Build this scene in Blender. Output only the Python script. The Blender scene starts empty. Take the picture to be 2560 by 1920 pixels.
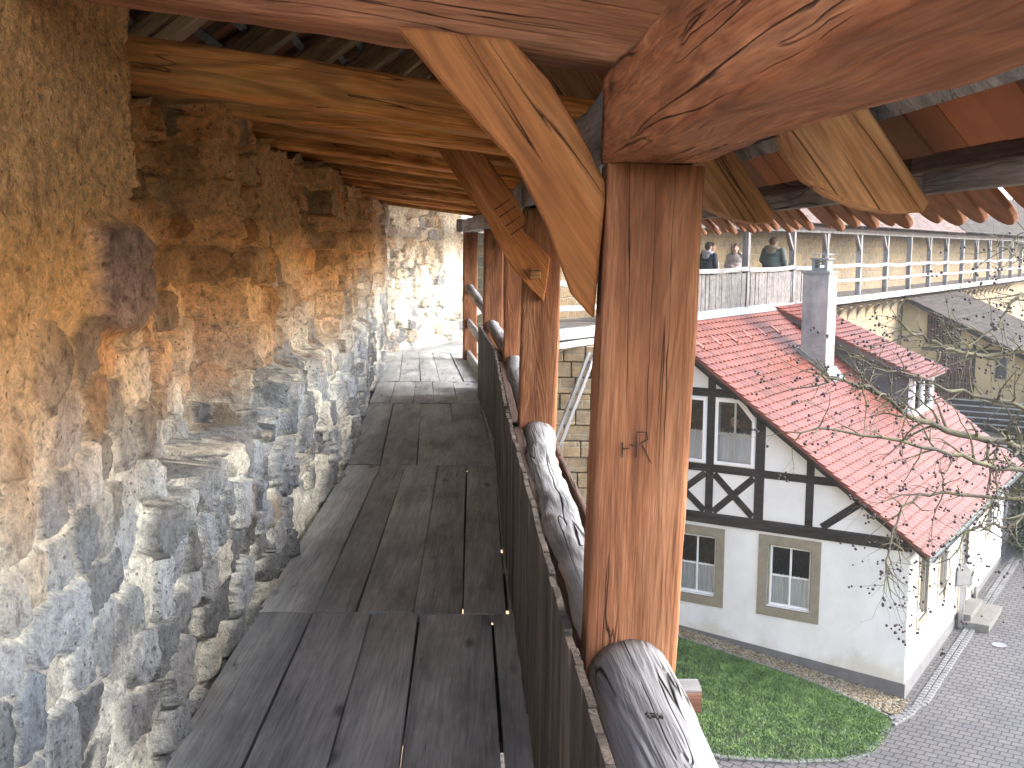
import bpy, bmesh, math, random
import numpy as np
from mathutils import Vector, Matrix, noise
random.seed(7); rng=np.random.default_rng(11)
S=bpy.context.scene; COL=S.collection
rad=math.radians
I4=Matrix.Identity(4)
# ------------------------------------------------------------------ frames
CX,CY,CZ=8.0975,22.8516,-7.5
HM=Matrix.Translation((CX,CY,CZ))@Matrix.Rotation(rad(-32),4,'Z')   # the street's frame: X away from the town wall, Y along it
# ------------------------------------------------------------------ node helpers
def newmat(name):
    m=bpy.data.materials.new(name); m.use_nodes=True
    nt=m.node_tree; b=nt.nodes['Principled BSDF']; return m,nt,b
def N(nt,t,**k):
    n=nt.nodes.new(t)
    for a,v in k.items():
        if a.startswith('i_'):
            key=a[2:]; key=int(key) if key.isdigit() else key.replace('_',' ')
            n.inputs[key].default_value=v
        else: setattr(n,a,v)
    return n
def L(nt,a,b): nt.links.new(a,b)
def ramp(nt,fac,stops,interp='LINEAR'):
    r=nt.nodes.new('ShaderNodeValToRGB'); cr=r.color_ramp; cr.interpolation=interp
    while len(cr.elements)>1: cr.elements.remove(cr.elements[-1])
    cr.elements[0].position=stops[0][0]; cr.elements[0].color=tuple(stops[0][1])+(1,)
    for p,c in stops[1:]:
        e=cr.elements.new(p); e.color=tuple(c)+(1,)
    L(nt,fac,r.inputs[0]); return r.outputs[0]
def mixc(nt,fac,a,b,mode='MIX'):
    n=nt.nodes.new('ShaderNodeMix'); n.data_type='RGBA'; n.blend_type=mode
    for sock,v in ((n.inputs[0],fac),(n.inputs[6],a),(n.inputs[7],b)):
        if isinstance(v,(int,float)): sock.default_value=v
        elif isinstance(v,tuple): sock.default_value=v+(1,) if len(v)==3 else v
        else: L(nt,v,sock)
    return n.outputs[2]
def math_(nt,op,a,b=None,clamp=False):
    n=nt.nodes.new('ShaderNodeMath'); n.operation=op; n.use_clamp=clamp
    for i,v in enumerate((a,b)):
        if v is None: continue
        if isinstance(v,(int,float)): n.inputs[i].default_value=v
        else: L(nt,v,n.inputs[i])
    return n.outputs[0]
def coords(nt,scale=(1,1,1),kind='Object',rnd=0):
    tc=nt.nodes.new('ShaderNodeTexCoord'); mp=nt.nodes.new('ShaderNodeMapping'); mp.inputs['Scale'].default_value=scale
    src=tc.outputs[kind]
    if rnd:
        oi=nt.nodes.new('ShaderNodeObjectInfo'); c=nt.nodes.new('ShaderNodeVectorMath'); c.operation='ADD'
        m=math_(nt,'MULTIPLY',oi.outputs['Random'],rnd); L(nt,src,c.inputs[0]); L(nt,m,c.inputs[1]); src=c.outputs[0]
    L(nt,src,mp.inputs[0]); return mp.outputs[0]
def noise_(nt,vec,scale=1,detail=4,rough=.55,dist=0):
    n=N(nt,'ShaderNodeTexNoise'); n.inputs['Scale'].default_value=scale; n.inputs['Detail'].default_value=detail
    n.inputs['Roughness'].default_value=rough; n.inputs['Distortion'].default_value=dist; L(nt,vec,n.inputs['Vector']); return n.outputs['Fac']
def bump(nt,b,h,strength=.5,dist=.01,prev=None):
    n=N(nt,'ShaderNodeBump'); n.inputs['Strength'].default_value=strength; n.inputs['Distance'].default_value=dist
    L(nt,h,n.inputs['Height'])
    if prev is not None: L(nt,prev,n.inputs['Normal'])
    L(nt,n.outputs[0],b.inputs['Normal']); return n.outputs[0]
# ------------------------------------------------------------------ materials
def wood(name,dark,mid,light,top=None,gs=1.0,rough=.75,crack=.9,ring=.55,vary=.25,crackw=.012,bstr=.6):
    m,nt,b=newmat(name)
    v1=coords(nt,(1.1*gs,9*gs,9*gs),rnd=37); n1=noise_(nt,v1,1,5,.6,.6)
    v2=coords(nt,(.55*gs,4.2*gs,4.2*gs),rnd=37); n2=noise_(nt,v2,1,3,.5,1.2)
    rings=math_(nt,'SINE',math_(nt,'MULTIPLY',n2,75)); rings=math_(nt,'MULTIPLY_ADD',rings,.5); nt.nodes[-1].inputs[2].default_value=.5
    v3=coords(nt,(5*gs,120*gs,120*gs),rnd=37); n3=noise_(nt,v3,1,3,.6)
    c=ramp(nt,n1,[(.28,dark),(.5,mid),(.72,light)])
    c=mixc(nt,math_(nt,'MULTIPLY',rings,ring*.75),c,tuple(x*.5 for x in dark),'MIX')
    fib=ramp(nt,n3,[(.3,(.62,.62,.62)),(.7,(1.2,1.2,1.2))]); c=mixc(nt,.75,c,fib,'MULTIPLY')
    n5=noise_(nt,coords(nt,(1.6,3.5,3.5),rnd=21),1,4,.6); st=ramp(nt,n5,[(.3,(.55,.52,.5)),(.52,(1,1,1)),(.75,(1.22,1.2,1.15))]); c=mixc(nt,.8,c,st,'MULTIPLY')
    oi=nt.nodes.new('ShaderNodeObjectInfo'); rv=ramp(nt,oi.outputs['Random'],[(0,(1-vary,)*3),(1,(1+vary,)*3)]); c=mixc(nt,1.0,c,rv,'MULTIPLY')
    if top:
        g=nt.nodes.new('ShaderNodeNewGeometry'); sx=nt.nodes.new('ShaderNodeSeparateXYZ'); L(nt,g.outputs['Normal'],sx.inputs[0])
        f=math_(nt,'ADD',sx.outputs[2],math_(nt,'MULTIPLY',math_(nt,'SUBTRACT',n5,.5),1.3)); f=ramp(nt,f,[(-.0,(0,0,0)),(.55,(1,1,1))])
        gc=ramp(nt,n1,[(.3,tuple(x*.45 for x in top)),(.5,top),(.7,tuple(min(1,x*1.5) for x in top))]); gc=mixc(nt,.8,gc,fib,'MULTIPLY')
        c=mixc(nt,f,c,gc)
    # cracks along the grain
    v4=coords(nt,(.38*gs,15*gs,15*gs),rnd=53); n4=noise_(nt,v4,1,2,.5,.15)
    d=math_(nt,'ABSOLUTE',math_(nt,'SUBTRACT',n4,.5)); cr=ramp(nt,d,[(0,(1,1,1)),(crackw,(0,0,0))])
    msk=ramp(nt,noise_(nt,coords(nt,(1.5,5,5),rnd=11),1,2),[(.45,(0,0,0)),(.55,(1,1,1))]); crm=math_(nt,'MULTIPLY',cr,msk)
    vk=N(nt,'ShaderNodeTexVoronoi'); L(nt,coords(nt,(1.7,4.2,4.2),rnd=29),vk.inputs['Vector']); vk.inputs['Scale'].default_value=1.0
    kn=ramp(nt,vk.outputs['Distance'],[(0,(1,1,1)),(.05,(1,1,1)),(.13,(0,0,0))]); c=mixc(nt,math_(nt,'MULTIPLY',kn,.75),c,tuple(x*.28 for x in dark))
    c=mixc(nt,math_(nt,'MULTIPLY',crm,crack),c,(.012,.008,.006))
    L(nt,c,b.inputs['Base Color']); b.inputs['Roughness'].default_value=rough; b.inputs['Specular IOR Level'].default_value=.25
    h=math_(nt,'ADD',math_(nt,'MULTIPLY',n3,.35),math_(nt,'MULTIPLY',rings,.18)); h=math_(nt,'ADD',h,math_(nt,'MULTIPLY',n1,.7)); h=math_(nt,'SUBTRACT',h,math_(nt,'MULTIPLY',crm,1.6))
    bump(nt,b,h,bstr,.012); return m
M={}
M['post']=wood('wood_post',(.17,.062,.032),(.34,.135,.062),(.48,.225,.115),rough=.8,ring=.3,crackw=.006,crack=.8,gs=1.45,bstr=.8)
M['beam']=wood('wood_beam',(.40,.13,.028),(.74,.29,.065),(.88,.46,.14),ring=.65,crackw=.007)
M['brace']=wood('wood_brace',(.32,.11,.035),(.54,.20,.06),(.68,.31,.11),ring=.35,crackw=.007)
M['bigbeam']=wood('wood_plate',(.15,.06,.035),(.42,.15,.065),(.64,.28,.13),ring=.4,gs=1.3,crack=.9,bstr=1.0,crackw=.01)
M['joist']=wood('wood_joist',(.06,.025,.015),(.15,.07,.045),(.24,.12,.08),top=(.10,.095,.095),ring=.3)
M['rafter']=wood('wood_rafter',(.30,.14,.055),(.50,.25,.105),(.66,.38,.19),ring=.3,vary=.3)
M['oldrafter']=wood('wood_old_rafter',(.3,.2,.1),(.56,.40,.22),(.75,.58,.36),ring=.3,vary=.3)
M['greywood']=wood('wood_grey',(.16,.155,.155),(.30,.285,.28),(.45,.43,.42),ring=.25,vary=.2)
M['floor']=wood('wood_floor',(.25,.265,.285),(.38,.395,.41),(.50,.51,.525),ring=.1,vary=.15,gs=.8,crack=.6,crackw=.004,rough=.6,bstr=.35)
M['slat']=wood('wood_slat',(.04,.034,.03),(.10,.082,.07),(.2,.16,.13),ring=.2,vary=.35)
M['log']=wood('wood_log',(.2,.12,.07),(.38,.25,.14),(.5,.36,.22),top=(.235,.235,.25),ring=.1,crack=1,vary=.12,crackw=.013,bstr=.9,gs=.8)
M['silver']=wood('wood_silver',(.24,.235,.24),(.36,.355,.36),(.48,.475,.48),ring=.15,vary=.2)
M['silverdark']=wood('wood_silver_board',(.14,.125,.12),(.24,.22,.215),(.36,.34,.33),ring=.2,vary=.35)
M['tarred']=wood('wood_tarred',(.018,.014,.012),(.032,.026,.023),(.055,.045,.04),ring=.2,vary=.1,crack=.5)
M['darkwood']=wood('wood_darkbrown',(.05,.03,.025),(.09,.055,.045),(.14,.09,.075),ring=.2,vary=.3)
def simple(name,c,rough=.7,metal=0,spec=.5,nz=0,nscale=8,bstr=0,c2=None,bdist=.01):
    m,nt,b=newmat(name); b.inputs['Roughness'].default_value=rough; b.inputs['Metallic'].default_value=metal; b.inputs['Specular IOR Level'].default_value=spec
    if nz or bstr:
        n=noise_(nt,coords(nt),nscale,6,.6)
        c2=c2 or tuple(x*(1-nz) for x in c)
        L(nt,ramp(nt,n,[(.32,c2),(.68,c)]),b.inputs['Base Color'])
        if bstr: bump(nt,b,n,bstr,bdist)
    else: b.inputs['Base Color'].default_value=c+(1,)
    return m
def plaster():
    m,nt,b=newmat('white_plaster'); n=noise_(nt,coords(nt),1.1,5,.6); f=noise_(nt,coords(nt),90,3)
    c=ramp(nt,n,[(.3,(.64,.63,.62)),(.6,(.76,.75,.74))])
    sx=nt.nodes.new('ShaderNodeSeparateXYZ'); L(nt,coords(nt),sx.inputs[0])
    low=math_(nt,'ADD',math_(nt,'MULTIPLY',sx.outputs[2],.7),math_(nt,'MULTIPLY',n,1.1)); dirt=ramp(nt,low,[(.75,(.86,.82,.74)),(1.15,(1,1,1))])
    c=mixc(nt,1.0,c,dirt,'MULTIPLY'); L(nt,c,b.inputs['Base Color']); b.inputs['Roughness'].default_value=.9; bump(nt,b,f,.25,.004); return m
M['plaster']=plaster()
M['plinth']=simple('plinth_grey',(.19,.185,.19),.85,nz=.25,nscale=3,bstr=.1)
M['sand']=simple('sandstone_frame',(.28,.24,.175),.85,nz=.25,nscale=6,bstr=.15)
M['white']=simple('white_frame',(.8,.8,.8),.4)
M['zinc']=simple('zinc_flashing',(.45,.5,.55),.4,.6,nz=.2,nscale=2)
M['slate']=simple('grey_cladding',(.13,.12,.12),.75,nz=.3,nscale=5,bstr=.15)
M['render_grey']=simple('chimney_render',(.42,.39,.355),.9,nz=.35,nscale=2.2,bstr=.15,c2=(.2,.2,.2))
M['concrete']=simple('cap_concrete',(.25,.26,.24),.9,nz=.4,nscale=9,bstr=.2)
M['ochre']=simple('ochre_render',(.50,.39,.22),.9,nz=.2,nscale=2)
M['iron']=simple('iron_black',(.02,.02,.022),.5,.3)
M['steel']=simple('brushed_steel',(.42,.42,.42),.35,.8,nz=.15,nscale=5)
M['step']=simple('step_stone',(.2,.19,.17),.85,nz=.3,nscale=8,bstr=.15)
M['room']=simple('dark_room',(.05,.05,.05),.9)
def curtain():
    m,nt,b=newmat('lace_curtain'); n=noise_(nt,coords(nt,(60,60,6)),1,3); L(nt,ramp(nt,n,[(.3,(.72,.75,.88)),(.7,(.93,.94,.98))]),b.inputs['Base Color']); b.inputs['Roughness'].default_value=.9
    return m
M['curtain']=curtain()
def glass():
    m=bpy.data.materials.new('window_glass'); m.use_nodes=True; nt=m.node_tree; nt.nodes.remove(nt.nodes['Principled BSDF'])
    t=N(nt,'ShaderNodeBsdfTransparent'); t.inputs[0].default_value=(.8,.83,.82,1); g=N(nt,'ShaderNodeBsdfGlossy'); g.inputs['Roughness'].default_value=.02
    fr=N(nt,'ShaderNodeFresnel'); fr.inputs[0].default_value=1.5; ms=N(nt,'ShaderNodeMixShader'); L(nt,fr.outputs[0],ms.inputs[0]); L(nt,t.outputs[0],ms.inputs[1]); L(nt,g.outputs[0],ms.inputs[2])
    L(nt,ms.outputs[0],nt.nodes['Material Output'].inputs[0]); return m
M['glass']=glass()
def rooftile(name,base,dark,rough,spec=.5):
    m,nt,b=newmat(name); a=N(nt,'ShaderNodeAttribute',attribute_name='tone'); n=noise_(nt,coords(nt),9,5,.6); n2=noise_(nt,coords(nt),.9,4)
    c=ramp(nt,a.outputs['Fac'],[(0,dark),(.5,base),(1,tuple(min(1,x*1.25) for x in base))]); c=mixc(nt,.55,c,ramp(nt,n,[(.3,(.7,.68,.66)),(.65,(1.1,1.1,1.1))]),'MULTIPLY')
    c=mixc(nt,.5,c,ramp(nt,n2,[(.35,(.72,.72,.74)),(.6,(1.05,1.05,1.05))]),'MULTIPLY')
    L(nt,c,b.inputs['Base Color']); b.inputs['Roughness'].default_value=rough; b.inputs['Specular IOR Level'].default_value=spec; bump(nt,b,n,.15,.006); return m
M['redtile']=rooftile('red_clay_tile',(.25,.075,.052),(.15,.045,.032),.5,.3)
M['oldtile']=rooftile('old_clay_tile',(.26,.19,.17),(.12,.08,.07),.8,.12)
M['greytile']=rooftile('grey_mossy_tile',(.22,.19,.17),(.12,.105,.1),.9,.06)
M['undertile']=rooftile('tile_underside',(.30,.12,.06),(.14,.07,.04),.8,.2)
def attrstone():
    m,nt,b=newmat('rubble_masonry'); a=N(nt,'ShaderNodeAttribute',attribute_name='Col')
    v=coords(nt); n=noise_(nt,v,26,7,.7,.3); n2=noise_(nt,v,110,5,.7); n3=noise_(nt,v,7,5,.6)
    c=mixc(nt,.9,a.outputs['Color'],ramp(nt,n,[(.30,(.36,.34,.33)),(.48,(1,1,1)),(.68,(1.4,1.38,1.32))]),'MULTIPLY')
    c=mixc(nt,.6,c,ramp(nt,n2,[(.35,(.6,.58,.56)),(.6,(1.12,1.12,1.12))]),'MULTIPLY')
    c=mixc(nt,.5,c,ramp(nt,n3,[(.35,(.72,.69,.66)),(.6,(1.1,1.1,1.08))]),'MULTIPLY')
    # pits
    vo=N(nt,'ShaderNodeTexVoronoi'); L(nt,v,vo.inputs['Vector']); vo.inputs['Scale'].default_value=42
    pit=math_(nt,'MULTIPLY',ramp(nt,vo.outputs['Distance'],[(.0,(1,1,1)),(.16,(1,1,1)),(.24,(0,0,0))]),ramp(nt,n3,[(.5,(0,0,0)),(.6,(1,1,1))]))
    c=mixc(nt,math_(nt,'MULTIPLY',pit,.6),c,(.10,.075,.05))
    L(nt,c,b.inputs['Base Color']); b.inputs['Roughness'].default_value=.92; b.inputs['Specular IOR Level'].default_value=.2
    h=math_(nt,'ADD',math_(nt,'MULTIPLY',n,1.0),math_(nt,'MULTIPLY',n2,.45)); h=math_(nt,'SUBTRACT',h,math_(nt,'MULTIPLY',pit,.5)); bump(nt,b,h,1.0,.03); return m
M['rubble']=attrstone()
def ashlar():
    m,nt,b=newmat('town_wall_masonry'); tc=nt.nodes.new('ShaderNodeTexCoord'); sp=nt.nodes.new('ShaderNodeSeparateXYZ'); L(nt,tc.outputs['Object'],sp.inputs[0])
    xy=math_(nt,'ADD',sp.outputs[0],sp.outputs[1]); cb=nt.nodes.new('ShaderNodeCombineXYZ'); L(nt,xy,cb.inputs[0]); L(nt,sp.outputs[2],cb.inputs[1])
    nz=N(nt,'ShaderNodeTexNoise'); nz.inputs['Scale'].default_value=2.2; nz.inputs['Detail'].default_value=3; L(nt,tc.outputs['Object'],nz.inputs['Vector'])
    vm=nt.nodes.new('ShaderNodeVectorMath'); vm.operation='MULTIPLY_ADD'; L(nt,nz.outputs['Color'],vm.inputs[0]); vm.inputs[1].default_value=(.22,.16,0); L(nt,cb.outputs[0],vm.inputs[2])
    br=N(nt,'ShaderNodeTexBrick'); L(nt,vm.outputs[0],br.inputs['Vector']); br.offset=.43; br.squash=1.35; br.squash_frequency=3
    br.inputs['Scale'].default_value=1; br.inputs['Brick Width'].default_value=.42; br.inputs['Row Height'].default_value=.23; br.inputs['Mortar Size'].default_value=.018; br.inputs['Mortar Smooth'].default_value=.5
    br.inputs['Color1'].default_value=(.36,.26,.15,1); br.inputs['Color2'].default_value=(.25,.21,.16,1); br.inputs['Mortar'].default_value=(.38,.33,.25,1); br.inputs['Bias'].default_value=-.1
    n=noise_(nt,tc.outputs['Object'],5,6,.65); n2=noise_(nt,tc.outputs['Object'],.6,4)
    c=mixc(nt,.85,br.outputs['Color'],ramp(nt,n,[(.3,(.6,.57,.52)),(.65,(1.18,1.17,1.14))]),'MULTIPLY'); c=mixc(nt,.7,c,ramp(nt,n2,[(.35,(.74,.76,.8)),(.65,(1.12,1.08,1.0))]),'MULTIPLY')
    L(nt,c,b.inputs['Base Color']); b.inputs['Roughness'].default_value=.95
    h=math_(nt,'ADD',math_(nt,'MULTIPLY',br.outputs['Fac'],-1.0),math_(nt,'MULTIPLY',n,.8)); bump(nt,b,h,.8,.03); return m
M['ashlar']=ashlar()
def pavers():
    m,nt,b=newmat('concrete_pavers'); tc=nt.nodes.new('ShaderNodeTexCoord')
    nz=N(nt,'ShaderNodeTexNoise'); nz.inputs['Scale'].default_value=3; L(nt,tc.outputs['Object'],nz.inputs['Vector'])
    vm=nt.nodes.new('ShaderNodeVectorMath'); vm.operation='MULTIPLY_ADD'; L(nt,nz.outputs['Color'],vm.inputs[0]); vm.inputs[1].default_value=(.02,.02,0); L(nt,tc.outputs['Object'],vm.inputs[2])
    br=N(nt,'ShaderNodeTexBrick'); L(nt,vm.outputs[0],br.inputs['Vector']); br.inputs['Scale'].default_value=1; br.inputs['Brick Width'].default_value=.235; br.inputs['Row Height'].default_value=.18; br.inputs['Mortar Size'].default_value=.014; br.inputs['Mortar Smooth'].default_value=.3
    br.inputs['Color1'].default_value=(.16,.148,.145,1); br.inputs['Color2'].default_value=(.125,.122,.127,1); br.inputs['Mortar'].default_value=(.025,.025,.025,1)
    n=noise_(nt,tc.outputs['Object'],1.2,6,.6); n2=noise_(nt,tc.outputs['Object'],40,4,.6)
    c=mixc(nt,.8,br.outputs['Color'],ramp(nt,n,[(.3,(.68,.68,.7)),(.65,(1.15,1.14,1.12))]),'MULTIPLY'); c=mixc(nt,.4,c,ramp(nt,n2,[(.35,(.7,.7,.7)),(.6,(1.1,1.1,1.1))]),'MULTIPLY')
    L(nt,c,b.inputs['Base Color']); b.inputs['Roughness'].default_value=.75; bump(nt,b,math_(nt,'ADD',math_(nt,'MULTIPLY',br.outputs['Fac'],-1),math_(nt,'MULTIPLY',n2,.2)),.7,.015); return m
M['pavers']=pavers()
M['cobble']=simple('kerb_cobble',(.2,.2,.2),.8,nz=.35,nscale=4,bstr=.2)
M['soil']=simple('soil',(.09,.085,.05),.95,nz=.4,nscale=3,bstr=.3)
M['turf']=simple('turf',(.03,.05,.02),.95,nz=.5,nscale=5,bstr=.3)
def grassm():
    m,nt,b=newmat('grass_blades'); oi=N(nt,'ShaderNodeAttribute',attribute_name='tone'); c=ramp(nt,oi.outputs['Fac'],[(0,(.03,.065,.015)),(.5,(.075,.15,.03)),(1,(.16,.25,.06))]); L(nt,c,b.inputs['Base Color']); b.inputs['Roughness'].default_value=.6; return m
M['grass']=grassm()
def tonemat(name,stops,rough=.8):
    m,nt,b=newmat(name); oi=N(nt,'ShaderNodeAttribute',attribute_name='tone'); L(nt,ramp(nt,oi.outputs['Fac'],stops),b.inputs['Base Color']); b.inputs['Roughness'].default_value=rough; return m
M['gravel']=tonemat('gravel_stones',[(0,(.06,.05,.035)),(.4,(.19,.14,.08)),(.75,(.28,.22,.13)),(1,(.32,.30,.27))])
M['leaf']=tonemat('dark_evergreen',[(0,(.012,.022,.012)),(.6,(.03,.05,.022)),(1,(.07,.09,.035))])
def barkm():
    m,nt,b=newmat('mossy_bark'); n=noise_(nt,coords(nt),3.2,5,.6); n2=noise_(nt,coords(nt),40,4,.6)
    c=ramp(nt,n,[(.42,(.15,.13,.10)),(.58,(.22,.20,.11)),(.72,(.36,.34,.12))]); c=mixc(nt,.6,c,ramp(nt,n2,[(.3,(.5,.5,.5)),(.7,(1.3,1.3,1.3))]),'MULTIPLY')
    L(nt,c,b.inputs['Base Color']); b.inputs['Roughness'].default_value=.9; bump(nt,b,n2,.5,.01); return m
M['bark']=barkm()
M['twig']=simple('twig',(.24,.20,.14),.85,nz=.4,nscale=9,c2=(.20,.19,.09))
M['berry']=simple('dried_fruit',(.035,.018,.022),.55,nz=.3,nscale=60)
M['skin']=simple('skin',(.55,.32,.24),.55,nz=.1,nscale=20)
def dim(n,f):
    nt=M[n].node_tree; b=nt.nodes['Principled BSDF'].inputs['Base Color']
    if b.is_linked:
        src=b.links[0].from_socket; o=mixc(nt,1.0,src,(f,f,f),'MULTIPLY'); L(nt,o,b)
    else: b.default_value=tuple(x*f for x in b.default_value[:3])+(1,)
for n_ in ('plinth','sand','slate','render_grey','concrete','ochre','step','ashlar','pavers','cobble','turf','grass','gravel','silver','silverdark','oldtile','greytile','redtile','zinc','steel'): dim(n_,.80)
for n_ in ('bark','twig'): dim(n_,.45)
dim('greytile',.42); dim('oldtile',.8); dim('grass',1.35); dim('zinc',.7); dim('sand',1.25); dim('pavers',.8); dim('ashlar',1.1); dim('redtile',.85)
def cloth(name,c): return simple(name,c,.9,nz=.3,nscale=30,bstr=.3)
# ------------------------------------------------------------------ objects
LOC={}
def frameof(p): return p['_f'] if p is not None and '_f' in p else 0
def setm(o,parent,Mf,frame):
    if parent is None: o.matrix_world=(HM if frame else I4)@Mf
    else:
        o.parent=parent; o.matrix_parent_inverse=I4; o.matrix_basis=LOC[parent.name].inverted()@Mf
    LOC[o.name]=Mf.copy()
def tag(o,label=None,cat=None,group=None,kind=None):
    if label: o['label']=label
    if cat: o['category']=cat
    if group: o['group']=group
    if kind: o['kind']=kind
    return o
def thing(name,label,cat,loc=(0,0,0),frame=0,group=None,rz=0):
    o=bpy.data.objects.new(name,None); COL.objects.link(o); Mf=Matrix.Translation(loc)@Matrix.Rotation(rz,4,'Z'); o.matrix_world=(HM if frame else I4)@Mf
    o.empty_display_size=.3; LOC[o.name]=Mf.copy(); return tag(o,label,cat,group)
def meshobj(name,verts,faces,mat,parent=None,Mf=I4,frame=0,smooth=False,tone=None,ref=None):
    me=bpy.data.meshes.new(name); me.from_pydata([tuple(v) for v in verts],[],faces); me.update()
    if mat is not None: me.materials.append(mat)
    if smooth: me.polygons.foreach_set('use_smooth',[True]*len(me.polygons))
    if tone is not None:
        a=me.attributes.new('tone','FLOAT','FACE'); a.data.foreach_set('value',np.asarray(tone,dtype=np.float32))
    o=bpy.data.objects.new(name,me); COL.objects.link(o); setm(o,parent,Mf,frame); return o
class MB:
    def __init__(s): s.v=[]; s.f=[]; s.t=[]
    def add(s,vs,fs,t=.5):
        k=len(s.v); s.v+= [tuple(v) for v in vs]; s.f+=[tuple(i+k for i in f) for f in fs]; s.t+=[t]*len(fs)
    def box(s,x0,x1,y0,y1,z0,z1,t=.5,R=None):
        vs=[Vector((x,y,z)) for x in (x0,x1) for y in (y0,y1) for z in (z0,z1)]
        if R is not None: vs=[R@v for v in vs]
        s.add(vs,[(0,1,3,2),(4,6,7,5),(0,4,5,1),(2,3,7,6),(0,2,6,4),(1,5,7,3)],t)
    def prism(s,poly,a,b,axis='y',t=.5):
        n=len(poly)
        def mk(p,c): return {'y':(p[0],c,p[1]),'x':(c,p[0],p[1]),'z':(p[0],p[1],c)}[axis]
        vs=[mk(p,a) for p in poly]+[mk(p,b) for p in poly]
        fs=[tuple(range(n)),tuple(range(2*n-1,n-1,-1))]+[(i,i+n,(i+1)%n+n,(i+1)%n) for i in range(n)]
        s.add(vs,fs,t)
    def tube(s,pts,rs,n=8,t=.5,cap=True):
        pts=[Vector(p) for p in pts]; k=len(pts); rings=[]
        up=Vector((0,0,1))
        for i,p in enumerate(pts):
            d=(pts[min(i+1,k-1)]-pts[max(i-1,0)]).normalized()
            a=d.cross(up if abs(d.z)<.95 else Vector((1,0,0))).normalized(); b=a.cross(d)
            rings.append([p+(a*math.cos(2*math.pi*j/n)+b*math.sin(2*math.pi*j/n))*rs[i] for j in range(n)])
        vs=[v for r in rings for v in r]; fs=[]
        for i in range(k-1):
            for j in range(n): fs.append((i*n+j,i*n+(j+1)%n,(i+1)*n+(j+1)%n,(i+1)*n+j))
        if cap: fs+=[tuple(range(n-1,-1,-1)),tuple(range((k-1)*n,k*n))]
        s.add(vs,fs,t)
    def build(s,name,mat,parent=None,Mf=I4,frame=0,smooth=False,bevel=0,tone=False):
        o=meshobj(name,s.v,s.f,mat,parent,Mf,frame,smooth,s.t if tone else None)
        bm=bmesh.new(); bm.from_mesh(o.data); bmesh.ops.recalc_face_normals(bm,faces=bm.faces); bm.to_mesh(o.data); bm.free()
        if bevel: b=o.modifiers.new('bevel','BEVEL'); b.width=bevel; b.segments=2; b.limit_method='ANGLE'
        return o
def boxo(name,mat,parent,x0,x1,y0,y1,z0,z1,frame=0,bevel=0):
    m=MB(); m.box(x0,x1,y0,y1,z0,z1); return m.build(name,mat,parent,frame=frame,bevel=bevel)
def axisM(p0,d,up=(0,0,1)):
    x=Vector(d).normalized(); u=Vector(up)
    if abs(x.dot(u))>.98: u=Vector((0,1,0))
    y=u.cross(x).normalized(); z=x.cross(y)
    m=Matrix((x,y,z)).transposed().to_4x4(); m.translation=Vector(p0); return m
def beam(name,p0,p1,w,h,mat,parent=None,up=(0,0,1),seg=.12,rough=.004,ch=.012,bow=0,frame=0,taper=1,round_=False,rad_seg=24,side=0):
    """rough hewn timber; local X runs along the grain"""
    p0=Vector(p0); p1=Vector(p1); Ln=(p1-p0).length; Mf=axisM(p0,p1-p0,up)
    n=max(2,min(60,int(Ln/seg)+1)); sec=[]
    if round_:
        for j in range(rad_seg):
            a=2*math.pi*j/rad_seg; sec.append((math.cos(a)*w/2,math.sin(a)*h/2))
    else:
        hw,hh=w/2,h/2
        cs=[(hw-ch,hh-ch,0),(-hw+ch,hh-ch,90),(-hw+ch,-hh+ch,180),(hw-ch,-hh+ch,270)]
        for q in range(4):
            cx,cy,a0=cs[q]; arc=[(cx+ch*math.cos(rad(a0+da)),cy+ch*math.sin(rad(a0+da))) for da in (0,45,90)]; sec+=arc
            nx,ny,na=cs[(q+1)%4]; e=(nx+ch*math.cos(rad(na)),ny+ch*math.sin(rad(na)))
            for t in (.05,.35,.65,.95): sec.append((arc[-1][0]+(e[0]-arc[-1][0])*t,arc[-1][1]+(e[1]-arc[-1][1])*t))
    k=len(sec); vs=[]; off=random.random()*100; rc=2.2 if round_ else 1
    for i in range(n+1):
        t=i/n; x=t*Ln; tp=1+(taper-1)*t; bz=bow*math.sin(math.pi*t); by=side*math.sin(math.pi*t)
        for (a,b) in sec:
            q=Vector((x*2.2+off,a*7,b*7)); dn=noise.noise(q)*rough*2.2+noise.noise(q*4)*rough
            r=math.hypot(a,b) or 1; f=tp*(1+dn/r)
            vs.append((x,a*f+by,b*f+bz))
    fs=[(i*k+j,i*k+(j+1)%k,(i+1)*k+(j+1)%k,(i+1)*k+j) for i in range(n) for j in range(k)]
    fs+=[tuple(range(k-1,-1,-1)),tuple(range(n*k,n*k+k))]
    o=meshobj(name,vs,fs,mat,parent,Mf,frame,smooth=True)
    for p in o.data.polygons:
        if len(p.vertices)>4: p.use_smooth=False
    return o
def slab(name,pts,nrm,thick,grain,mat,parent,bevel=.008,frame=0):
    """flat timber of any outline: pts (frame coords) form the near face, extruded along nrm"""
    nrm=Vector(nrm).normalized(); Mf=axisM(pts[0],grain,nrm); inv=Mf.inverted(); n=len(pts)
    a=[inv@Vector(p) for p in pts]; b=[inv@(Vector(p)+nrm*thick) for p in pts]
    m=MB(); m.add(a+b,[tuple(range(n)),tuple(range(2*n-1,n-1,-1))]+[(i,i+n,(i+1)%n+n,(i+1)%n) for i in range(n)])
    return m.build(name,mat,parent,Mf,frame,bevel=bevel)
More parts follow.
